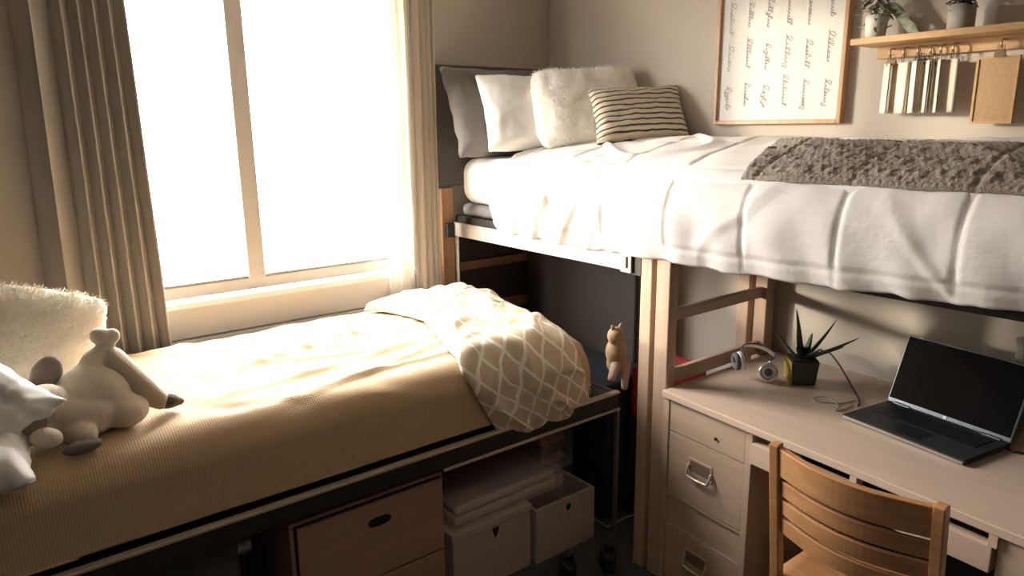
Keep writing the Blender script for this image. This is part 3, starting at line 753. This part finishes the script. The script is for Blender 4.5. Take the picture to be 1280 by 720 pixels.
a_ = [bm.verts.new(v_) for v_ in q]; nrm = (PM.to_3x3() @ V((-1, 0, 0))) * .003; b2 = [bm.verts.new(v_ + nrm) for v_ in q]
bm.faces.new(a_); bm.faces.new(b2)
for k in range(4): bm.faces.new((a_[k], a_[(k + 1) % 4], b2[(k + 1) % 4], b2[k]))
part('pot_lit_face', bm, 'pot_lit', p, label='side of the pot painted as lit yellow')  # sunlit face of the pot as a yellow sheet; rest painted as shade
part('soil', frust(NB(), .048, .050, .100, .108, PM), 'soil', t)
def aloe(d, ln, w_, bend, z=.105, off=(0, 0)):
    d = V(d).normalized(); side = d.cross(V((0, 0, 1)))
    side = side.normalized() if side.length > .05 else V((.6, -.8, 0)); up = side.cross(d).normalized()
    bm = NB(); prev = None; n_ = 12
    for k in range(n_ + 1):
        q = k / n_; p_ = V((2.635 + off[0], 1.465 + off[1], DT + z)) + d * ln * q + up * bend * q * q
        w2 = 2.0 * w_ * (1 - q) ** .75 * (1 - .25 * (1 - q)) + .0006
        ring = [bm.verts.new(p_ + side * w2 * a + up * w2 * b_) for a, b_ in ((-1, .35), (-.5, -.25), (0, -.45), (.5, -.25), (1, .35), (0, .05))]
        if prev:
            for j in range(6): bm.faces.new((prev[j], prev[(j + 1) % 6], ring[(j + 1) % 6], ring[j]))
        else: bm.faces.new(ring)
        prev = ring
    bm.faces.new(prev)
    part('leaf', bm, 'leaf', t, smooth=True)
R_ = V((.60, -.80, 0)); U_ = V((0, 0, 1)); F_ = V((-.8, -.6, 0))    # across the view, up, towards the room
for (r, u, f, ln, w_, bd, ox) in ((-.10, 1, .05, .215, .013, -.01, -.01), (.62, .85, .1, .205, .012, .02, .01), (.95, .50, .2, .215, .012, .015, .02), (-.72, .72, .1, .165, .012, .02, -.02),
                                (.90, .28, -.3, .16, .011, .0, .02), (-.35, .55, .7, .10, .012, .01, 0), (.40, .5, .7, .12, .012, .01, .01), (-.2, .75, -.5, .12, .012, .01, 0), (.25, .9, -.4, .11, .011, 0, .01)):
    d_ = R_ * r + U_ * u + F_ * f; o_ = R_ * ox; aloe(d_, ln, w_, bd, off=(o_.x, o_.y))

# headphones
t = thing('headphones', 'white and silver over-ear headphones resting beside the aloe pot', 'headphones', (2.53, 1.60, DT))
def ring_bm(c, nrm, R0, r, n=28):
    nrm = V(nrm).normalized(); a = nrm.cross(V((0, 0, 1))).normalized(); b_ = nrm.cross(a)
    bm = NB(); m_ = 10; rs = []
    for k in range(n):
        q = 2 * PI * k / n; d = a * math.cos(q) + b_ * math.sin(q)
        rs.append([bm.verts.new(V(c) + d * (R0 + r * math.cos(2 * PI * j / m_)) + nrm * r * 1.2 * math.sin(2 * PI * j / m_)) for j in range(m_)])
    for k in range(n):
        for j in range(m_): bm.faces.new((rs[k][j], rs[k][(j + 1) % m_], rs[(k + 1) % n][(j + 1) % m_], rs[(k + 1) % n][j]))
    return bm
def disc_bm(c, nrm, r, h, n=28):
    nrm = V(nrm).normalized(); return tube(NB(), [V(c) - nrm * h / 2, V(c) - nrm * h * .3, V(c) + nrm * h * .3, V(c) + nrm * h / 2], [r * .86, r, r, r * .86], n)
c1 = V((2.52, 1.545, DT + .048)); n1 = V((-.72, -.62, .2))
c2 = V((2.485, 1.655, DT + .075)); n2 = V((.80, -.55, .1))
for c_, n_, lab in ((c1, n1, 'ear cup facing the room'), (c2, n2, 'ear cup turned on edge')):
    e = part('ear_cup', disc_bm(c_, n_, .040, .022), 'hp_white', t, smooth=False, bevel=.003, label=lab)
    part('rim', ring_bm(c_ + n_.normalized() * .011, n_, .033, .006), 'silver', e, smooth=True)
    part('ear_cushion', ring_bm(c_ - n_.normalized() * .016, n_, .027, .011), 'cushion', e, smooth=True)
    part('cap', disc_bm(c_ + n_.normalized() * .013, n_, .016, .008), 'cushion', e)
hb = spline([c2 + V((0, 0, .035)), (2.52, 1.66, DT + .135), (2.58, 1.62, DT + .125), (2.59, 1.57, DT + .105), (2.555, 1.545, DT + .098), c1 + V((0, 0, .040))], 8)
bm = NB(); prev = None
for i, p_ in enumerate(hb):
    d = (hb[min(i + 1, len(hb) - 1)] - hb[max(i - 1, 0)]).normalized(); sd = V((-.5, -.5, .7)); sd = (sd - d * sd.dot(d)).normalized() * .013; th = d.cross(sd).normalized() * .003
    r4 = [bm.verts.new(p_ + sd + th), bm.verts.new(p_ - sd + th), bm.verts.new(p_ - sd - th), bm.verts.new(p_ + sd - th)]
    if prev:
        for j in range(4): bm.faces.new((prev[j], prev[(j + 1) % 4], r4[(j + 1) % 4], r4[j]))
    else: bm.faces.new(r4)
    prev = r4
bm.faces.new(prev); part('headband', bm, 'silver', t, smooth=False)

# laptop
t = thing('laptop', 'open dark laptop with a black screen standing on the desk', 'laptop', (2.50, .95, DT))
LM = Matrix.Translation((2.41, 1.17, DT)) @ Matrix.Rotation(math.radians(-9.5), 4, 'Z')     # local x = away from the chair, y negative = right
LW, LD = .435, .262
part('base', B((0, -LW, .004), (LD, 0, .016), LM), 'laptop', t, bevel=.003)
part('front_lip', B((-.0015, -LW + .006, .005), (.001, -.006, .013), LM), 'laptop_lip', t, label='bright front edge')
part('palm_rest', B((.004, -LW + .004, .016), (LD - .004, -.004, .0172), LM), 'laptop', t)
kb = part('keyboard', B((.118, -LW + .035, .0172), (.232, -.035, .0178), LM), 'slot', t)
bm = NB()
for r in range(6):
    for c in range(16):
        y_ = -.040 - c * .0223; x_ = .122 + r * .0183
        if r == 0 and 4 <= c <= 9:
            continue
        box(bm, (x_, y_ - .0195, .0178), (x_ + .0155, y_, .0194), LM)
box(bm, (.122, -.040 - 9 * .0223 - .0195, .0178), (.1375, -.040 - 4 * .0223, .0194), LM)
part('keys', bm, 'keys', kb)
part('touchpad', B((.02, -LW / 2 - .055, .0172), (.105, -LW / 2 + .055, .0178), LM), 'keys', t, bevel=.0)
for yy in (-.06, -LW + .06): part('hinge', tube(NB(), [LM @ V((LD - .006, yy - .03, .018)), LM @ V((LD - .006, yy + .03, .018))], .006, 10), 'laptop_edge', t)
SM = LM @ Matrix.Translation((LD - .006, 0, .018)) @ Matrix.Rotation(math.radians(20), 4, 'Y')
lid = part('lid', B((0, -LW, 0), (.008, 0, .262), SM), 'laptop_edge', t, bevel=.003, label='grey screen housing')
part('bezel', B((-.0015, -LW + .006, .016), (.001, -.006, .257), SM), 'screen', lid)
part('screen', B((-.0022, -LW + .012, .022), (-.0012, -.012, .249), SM), 'screen', lid, label='glossy black screen')
part('logo', B((-.0030, -LW / 2 - .006, .003), (.0, -LW / 2 + .006, .014), SM), 'logo', lid, label='small white maker mark')

def cable(name, label, pts, r, m, loc, n_=8):
    single(name, tube(NB(), spline(pts, n_), r, 8), m, label, 'cable', loc, smooth=True)
z_ = DT + .004
cable('charging_cable', 'thin dark cable curving from behind the aloe towards the laptop', [(2.86, 1.52, .85), (2.84, 1.46, .855), (2.82, 1.41, .83), (2.80, 1.36, .79), (2.74, 1.30, z_), (2.66, 1.24, z_), (2.60, 1.20, z_), (2.56, 1.185, z_)], .0035, 'black', (2.7, 1.3, DT))
cable('charging_cable', 'pale thin cable looped on the desk left of the laptop', [(2.60, 1.215, z_), (2.53, 1.24, z_), (2.48, 1.30, z_), (2.50, 1.33, z_ + .001), (2.54, 1.30, z_ + .004), (2.50, 1.23, z_ + .001), (2.45, 1.215, z_), (2.48, 1.20, z_), (2.55, 1.20, z_)], .0025, 'cord', (2.5, 1.25, DT))
cable('charging_cable', 'dark cable running along the desk right of the laptop', [(2.66, .775, z_), (2.62, .735, z_), (2.585, .715, z_), (2.57, .675, z_), (2.60, .62, z_), (2.70, .56, z_)], .005, 'black', (2.6, .7, DT))
# glass vase at the frame's edge
t = thing('glass_vase', 'tall greenish glass vase standing behind the right of the laptop', 'vase', (2.80, .745, DT))
vp_ = [(.045, 0), (.052, .01), (.055, .10), (.046, .20), (.040, .28), (.046, .315), (.043, .315), (.036, .28), (.042, .20), (.051, .10), (.047, .014), (.001, .012)]
part('vessel', lathe(NB(), vp_, (2.815, .745, DT)), 'vase_thin', t, smooth=True)
bm = NB()
for k in range(7):
    tube(bm, [(2.815 + .02 * math.cos(k * 2.), .745 + .02 * math.sin(k * 2.), DT + .016), (2.815 + .026 * math.cos(k), .745 + .026 * math.sin(k), DT + .30)], .0025, 6)
part('stems', bm, 'leaf2', t)

# ------------------------------------------------------------------ chair, seen from behind
t = thing('desk_chair', 'oak slatted-back chair pushed up to the desk', 'chair', (2.05, .86, ZF))
CY0, CY1 = 1.085, .620          # back posts
def cpost(y, s):
    pts = [(1.87, ZF), (1.89, .15), (1.905, .36), (1.885, .55), (1.862, .72), (1.843, .872)]
    bm = NB(); prev = None; sp = spline([(a, 0, b_) for a, b_ in pts], 5)
    for i, p_ in enumerate(sp):
        d = (sp[min(i + 1, len(sp) - 1)] - sp[max(i - 1, 0)]).normalized(); nn = V((d.z, 0, -d.x)) * .017; w_ = .0155
        r4 = [bm.verts.new((p_.x + nn.x * a, y + b_ * w_, p_.z + nn.z * a)) for a, b_ in ((-1, -1), (1, -1), (1, 1), (-1, 1))]
        if prev:
            for j in range(4): bm.faces.new((prev[j], prev[(j + 1) % 4], r4[(j + 1) % 4], r4[j]))
        else: bm.faces.new(r4)
        prev = r4
    bm.faces.new(prev); part('back_post', bm, 'chairwood', t, bevel=.004)
cpost(CY0, 1); cpost(CY1, -1)
def xat(z): return lerp_t([(.36, 1.905), (.55, 1.885), (.72, 1.862), (.88, 1.842)], z)
def slat(z0, z1, th=.016, name='back_slat', bow=.055):
    bm = NB(); prev = None; n_ = 20
    for k in range(n_ + 1):
        q = k / n_; y = CY0 - .0155 + (CY1 - CY0 + .031) * q; bx = -bow * math.sin(PI * q) ** 1.0 + .002
        r4 = [bm.verts.new((xat(z0) + bx - th / 2, y, z0)), bm.verts.new((xat(z0) + bx + th / 2, y, z0)), bm.verts.new((xat(z1) + bx + th / 2, y, z1)), bm.verts.new((xat(z1) + bx - th / 2, y, z1))]
        if prev:
            for j in range(4): bm.faces.new((prev[j], prev[(j + 1) % 4], r4[(j + 1) % 4], r4[j]))
        else: bm.faces.new(r4)
        prev = r4
    bm.faces.new(prev); part(name, bm, 'chairwood', t, bevel=.003)
slat(.768, .862, .026, 'top_rail')
slat(.700, .755); slat(.634, .688); slat(.566, .622)
SX0, SX1 = 1.89, 2.30
bm = grid(lambda a, b_: V((SX0 + (SX1 - SX0) * a, CY0 + .015 + (CY1 - CY0 - .03) * b_, .395 - .012 * math.sin(PI * b_) * math.sin(PI * min(1, a * 1.1)))), 14, 14)
part('seat', bm, 'chairwood', t, mods=[('SOLIDIFY', dict(thickness=.022, offset=-1))], smooth=True)
for y in (CY0, CY1):
    part('front_leg', B((SX1 - .05, y - .016, ZF), (SX1 - .018, y + .016, .37)), 'chairwood', t, bevel=.004)
    part('seat_rail', B((1.92, y - .010, .31), (SX1 - .05, y + .010, .37)), 'chairwood', t, bevel=.002)
    part('stretcher', B((1.90, y - .008, .08), (SX1 - .05, y + .008, .11)), 'chairwood', t, bevel=.002)
part('seat_rail', B((SX1 - .045, CY1 + .016, .31), (SX1 - .023, CY0 - .016, .37)), 'chairwood', t)
part('seat_rail', B((1.895, CY1 + .016, .31), (1.915, CY0 - .016, .37)), 'chairwood', t)

# ------------------------------------------------------------------ storage under the low bed
t = thing('drawer_unit', 'pinkish two-drawer storage unit under the middle of the low bed', 'drawer unit', (1.03, 2.45, ZF))
part('carcass', B((.72, 2.215, ZF), (1.345, 2.70, .485)), 'pink_box', t, bevel=.003)
def oval(c, rx, rz, y, n=24, dep=.004, pts=None):
    bm = NB(); P_ = pts or [(c[0] + rx * math.copysign(abs(math.cos(2 * PI * k / n)) ** .7, math.cos(2 * PI * k / n)), c[1] + rz * math.copysign(abs(math.sin(2 * PI * k / n)) ** .9, math.sin(2 * PI * k / n))) for k in range(n)]
    a = [bm.verts.new((x, y, z)) for x, z in P_]; b_ = [bm.verts.new((x, y + dep, z)) for x, z in P_]
    bm.faces.new(a); bm.faces.new(b_[::-1])
    for k in range(len(P_)): bm.faces.new((a[k], a[(k + 1) % len(P_)], b_[(k + 1) % len(P_)], b_[k]))
    return bm
part('shadow_gap', B((.735, 2.212, ZF + .01), (1.335, 2.2165, .472)), 'slot', t)
d = part('drawer', B((.742, 2.198, .160), (1.333, 2.213, .464)), 'pink_box', t, bevel=.002)
part('hand_hole', oval((1.055, .385), .048, .019, 2.1965), 'slot', d, label='oval cut-out')
d = part('drawer', B((.742, 2.198, ZF + .015), (1.333, 2.213, .150)), 'pink_box', t, bevel=.002)
part('hand_hole', oval((1.055, .120), .048, .019, 2.1965), 'slot', d, label='oval cut-out')
# white fabric boxes
t = thing('storage_box', 'larger white storage box beside the pinkish drawer unit', 'box', (1.58, 2.4, ZF), 'white boxes under the bed')
part('shell', B((1.375, 2.20, ZF), (1.785, 2.62, .175)), 'box_white', t, bevel=.004)
part('lid_rim', B((1.370, 2.196, .160), (1.790, 2.624, .192)), 'box_white', t, bevel=.004)
part('finger_hole', oval((0, 0), 0, 0, 2.1935, pts=[(1.575, .150), (1.605, .150), (1.600, .125), (1.588, .105), (1.578, .128)], dep=.008), 'slot', t)
t = thing('storage_box', 'smaller open white box standing right of the larger white box', 'box', (1.98, 2.4, ZF), 'white boxes under the bed')
bm = B((1.805, 2.185, ZF), (2.165, 2.203, .150)); box(bm, (1.805, 2.203, ZF), (1.823, 2.40, .150)); box(bm, (2.147, 2.203, ZF), (2.165, 2.40, .150))
box(bm, (1.823, 2.382, ZF), (2.147, 2.40, .150)); box(bm, (1.823, 2.203, ZF), (2.147, 2.382, ZF + .015))
part('shell', bm, 'box_white', t, bevel=.002)
part('finger_hole', oval((1.995, .105), .013, .017, 2.1825, pts=[(1.982, .112), (1.995, .125), (2.010, .118), (2.008, .100), (1.994, .088), (1.984, .098)]), 'slot', t)
# clear bag / bin of linens on the larger box
t = thing('storage_bag', 'clear plastic zip bag of folded white linens on the larger white box', 'storage bag', (1.68, 2.45, .193))
part('bag', B((1.39, 2.215, .194), (2.00, 2.60, .300)), 'clear', t, bevel=.02, seg=3)
bm = B((1.415, 2.235, .198), (1.97, 2.58, .238)); box(bm, (1.425, 2.24, .242), (1.96, 2.575, .284))
part('linens', bm, 'box_white', t, bevel=.014, seg=4, smooth=True)
single('cardboard_box', B((1.47, 2.64, ZF), (1.90, 2.95, .385)), 'cardboard', 'brown cardboard box standing behind the clear linen bag', 'box', (1.68, 2.8, ZF), bevel=.003)
for k, (z0, z1, lab) in enumerate(((.15, .248, 'lowest'), (.25, .348, 'middle'), (.35, .45, 'topmost'))):
    t = thing('plastic_bin', 'translucent plastic bin with folded clothes, %s of the stack under the bed foot' % lab, 'bin', (2.16, 2.5, z0), 'translucent bins under the bed')
    part('shell', B((2.03, 2.42, z0), (2.245, 2.80, z1)), 'clear', t, bevel=.006)
    bm = pillow_bm(.19, .34, .075, Matrix.Translation((2.138, 2.61, (z0 + z1) / 2 - .004)) @ Matrix.Rotation(PI / 2, 4, 'X'), n=20, pinch=.02, wr=.008, seed=40 + k)
    part('clothes', bm, ('plush_pink', 'orange', 'cardboard')[k], t, smooth=True)
single('storage_crate', B((2.03, 2.42, ZF), (2.245, 2.80, .148)), 'smoke', 'dark translucent crate beneath the stack of plastic bins', 'crate', (2.13, 2.5, ZF), bevel=.006)
t = thing('storage_tub', 'smoky grey plastic tub of papers under the head of the low bed', 'tub', (.35, 2.5, ZF))
bm = B((.05, 2.26, ZF), (.56, 2.27, .47)); box(bm, (.05, 2.27, ZF), (.06, 2.74, .47)); box(bm, (.55, 2.27, ZF), (.56, 2.74, .47)); box(bm, (.06, 2.73, ZF), (.55, 2.74, .47)); box(bm, (.06, 2.27, ZF), (.55, 2.73, ZF + .01))
part('shell', bm, 'smoke', t, bevel=.004)
bm = NB()
for k in range(6): box(bm, (.12 + .05 * (k % 3), 2.30, ZF + .02 + k * .06), (.44 + .03 * (k % 2), 2.62, ZF + .07 + k * .06))
part('papers', bm, 'box_white', t)
single('storage_crate', B((2.30, 2.26, ZF), (2.66, 2.86, .60)), 'navy', 'dark navy crate added for the dark area between the low bed foot and the wall', 'crate', (2.48, 2.5, ZF), bevel=.01)  # added to account for the dark area; also carries the toy
# toy on the crate
t = thing('plush_toy', 'small tan plush animal drooping over the dark crate behind the loft post', 'plush toy', (2.36, 2.24, .60))
blob('body', [('e', (2.40, 2.29, .745), (.055, .05, .075)), ('e', (2.385, 2.28, .83), (.045, .04, .045)), ('e', (2.42, 2.30, .68), (.06, .05, .05))], 'plush_tan', t)
blob('ear', [('e', (2.415, 2.28, .868), (.014, .010, .024), (0, .4, 0))], 'plush_tan', t)
blob('ear', [('e', (2.365, 2.28, .868), (.014, .010, .024), (0, -.4, 0))], 'plush_tan', t)
blob('leg', [('c', (2.44, 2.26, .68), (2.40, 2.23, .58), .026, .018)], 'plush_pink', t, label='pinkish leg hanging down')
blob('leg', [('c', (2.38, 2.27, .69), (2.33, 2.25, .635), .026, .020)], 'plush_pink', t, label='pinkish leg')
t = thing('shade_block', 'dark block added for the shade on the right wall beneath the loft bed head', 'shade_block', (2.8, 2.84, ZF))  # dark block added where the wall is only in shade
part('body', B((2.70, 2.43, ZF), (2.905, 3.325, 1.215)), 'shade_dark', t, bevel=.004)
part('block_front', B((2.682, 2.435, ZF + .06), (2.699, 3.32, 1.21)), 'shade_dark', t, bevel=.004)
# shoes
def shoe(c, yaw, label):
    t = thing('shoe', label, 'shoe', (c[0], c[1], ZF), 'black shoes on the floor')
    mx = Matrix.Translation((c[0], c[1], ZF)) @ Matrix.Rotation(math.radians(yaw), 4, 'Z')
    def P_(p): return tuple(mx @ V(p))
    bm = NB()
    ol = [(.10 * math.cos(q) * (1.3 if math.cos(q) > 0 else 1.15), (.040 if math.cos(q) > 0 else .034) * math.sin(q)) for q in [2 * PI * k / 28 for k in range(28)]]
    a = [bm.verts.new(P_((x, y, 0))) for x, y in ol]; b_ = [bm.verts.new(P_((x, y, .022))) for x, y in ol]
    bm.faces.new(a); bm.faces.new(b_)
    for k in range(28): bm.faces.new((a[k], a[(k + 1) % 28], b_[(k + 1) % 28], b_[k]))
    part('sole', bm, 'shoe_sole', t, bevel=.004)
    def f(i, j):
        q = 2 * PI * i; x = math.cos(q); y = math.sin(q)
        h = j; L_ = 1 - .25 * h ** 2
        hx = .10 * x * (1.28 if x > 0 else 1.12) * (1 - .55 * h * (x > 0)) - .02 * h
        top = .085 if x < .2 else .085 - .05 * (x - .2) / .8
        return V(P_((hx, .037 * y * L_, .022 + top * h)))
    bm = grid(f, 32, 8); bmesh.ops.remove_doubles(bm, verts=bm.verts, dist=.0005)
    part('upper', bm, 'shoe', t, smooth=True, mods=[('SOLIDIFY', dict(thickness=.005, offset=-1))])
shoe((1.87, 2.05), 52, 'black shoe on the floor in front of the smaller white box, left of the pair')
shoe((2.06, 1.99), 48, 'black shoe on the floor nearer the loft post, right of the pair')
cable('extension_cord', 'pale cord lying on the dark floor behind the loft post', [(2.26, 3.0, ZF + .005), (2.28, 2.75, ZF + .005), (2.27, 2.24, ZF + .005), (2.29, 2.20, ZF + .005), (2.49, 2.18, ZF + .005), (2.80, 1.98, ZF + .005)], .005, 'cord', (2.4, 2.3, ZF))
# red cloth box behind end frame
single('storage_box', B((2.46, 2.03, .401), (2.78, 2.25, .665)), 'red', 'red fabric box between the loft end rungs and the wall', 'box', (2.62, 2.23, .40), bevel=.02, seg=3)
t = thing('side_table', 'small dark side table behind the loft bed end rungs', 'table', (2.74, 2.2, ZF))
part('table_top', B((2.44, 2.02, .38), (2.90, 2.25, .40)), 'darksteel', t)
for x, y in ((2.45, 2.03), (2.45, 2.225), (2.875, 2.03), (2.875, 2.225)): part('leg', B((x, y, ZF), (x + .02, y + .02, .38)), 'darksteel', t)

# ------------------------------------------------------------------ unseen ceiling lamp, added for fill light
t = thing('fill_lamp', 'unseen round ceiling lamp added for fill light', 'lamp', (.5, .3, ZC - .06))
part('base', lathe(NB(), [(.16, .06), (.16, .03), (.15, .025)], (.5, .3, ZC - .06)), 'steel', t)
part('fill_lamp_shade', lathe(NB(), [(.02, -.02), (.10, -.012), (.145, .008), (.15, .025)], (.5, .3, ZC - .06)), 'fill_lamp_cover', t, smooth=True)

for o in list(COL.objects):
    if o.parent is None: o.location.z += LIFT

# ------------------------------------------------------------------ light
W = bpy.data.worlds.new('sky'); S.world = W; W.use_nodes = True
bg = W.node_tree.nodes['Background']; bg.inputs[1].default_value = 1.0
wn = W.node_tree; wt = wn.nodes.new('ShaderNodeTexCoord'); wz = wn.nodes.new('ShaderNodeSeparateXYZ'); wr = wn.nodes.new('ShaderNodeMapRange'); wm = wn.nodes.new('ShaderNodeMix')
wn.links.new(wt.outputs['Generated'], wz.inputs[0]); wn.links.new(wz.outputs['Z'], wr.inputs['Value'])
wr.inputs['From Min'].default_value = -.15; wr.inputs['From Max'].default_value = .35
wm.data_type = 'RGBA'; wm.inputs['A'].default_value = (9., 8.5, 7.8, 1); wm.inputs['B'].default_value = (40., 38.6, 36.4, 1)
wn.links.new(wr.outputs[0], wm.inputs['Factor']); wn.links.new(wm.outputs['Result'], bg.inputs[0])
sun = bpy.data.lights.new('sun', 'SUN'); sun.energy = 3.2; sun.angle = math.radians(4); sun.color = (1, .88, .70)
so = link(bpy.data.objects.new('sun', sun)); d = V((.90, -1, -.15)); so.rotation_euler = d.to_track_quat('-Z', 'Y').to_euler()
pt = bpy.data.lights.new('window_portal', 'AREA'); pt.shape = 'RECTANGLE'; pt.size = WX1 - WX0; pt.size_y = WZ1 - WZ0; pt.cycles.is_portal = True
po = link(bpy.data.objects.new('window_portal', pt)); po.location = ((WX0 + WX1) / 2, YW + .12, (WZ0 + WZ1) / 2 + LIFT); po.rotation_euler = (math.radians(-90), 0, 0)
la = bpy.data.lights.new('fill_light', 'AREA'); la.shape = 'DISK'; la.size = .28; la.energy = 3.5; la.color = (1, .86, .70)  # weak fill light at the added ceiling lamp
lo_ = link(bpy.data.objects.new('fill_light', la)); lo_.location = (.5, .3, ZC - .09 + LIFT)

# ------------------------------------------------------------------ camera
cam = bpy.data.cameras.new('camera'); cam.sensor_width = 36; cam.lens = 882.8 / 1280 * 36; cam.clip_start = .02
co = link(bpy.data.objects.new('camera', cam)); S.camera = co
yaw, pit, rol = .6566, .2254, -.0120
f = V((math.sin(yaw) * math.cos(pit), math.cos(yaw) * math.cos(pit), -math.sin(pit))); r = V((math.cos(yaw), -math.sin(yaw), 0)); u = r.cross(f)
r2 = r * math.cos(rol) + u * math.sin(rol); u2 = -r * math.sin(rol) + u * math.cos(rol)
m3 = Matrix((r2, u2, -f)).transposed()
co.matrix_world = Matrix.Translation((0, 0, 1.82 + LIFT)) @ m3.to_4x4()

S.view_settings.view_transform = 'Standard'; S.view_settings.look = 'None'; S.view_settings.gamma = 1; S.view_settings.exposure = 0.32
try: S.view_settings.use_curve_mapping = False
except Exception: pass
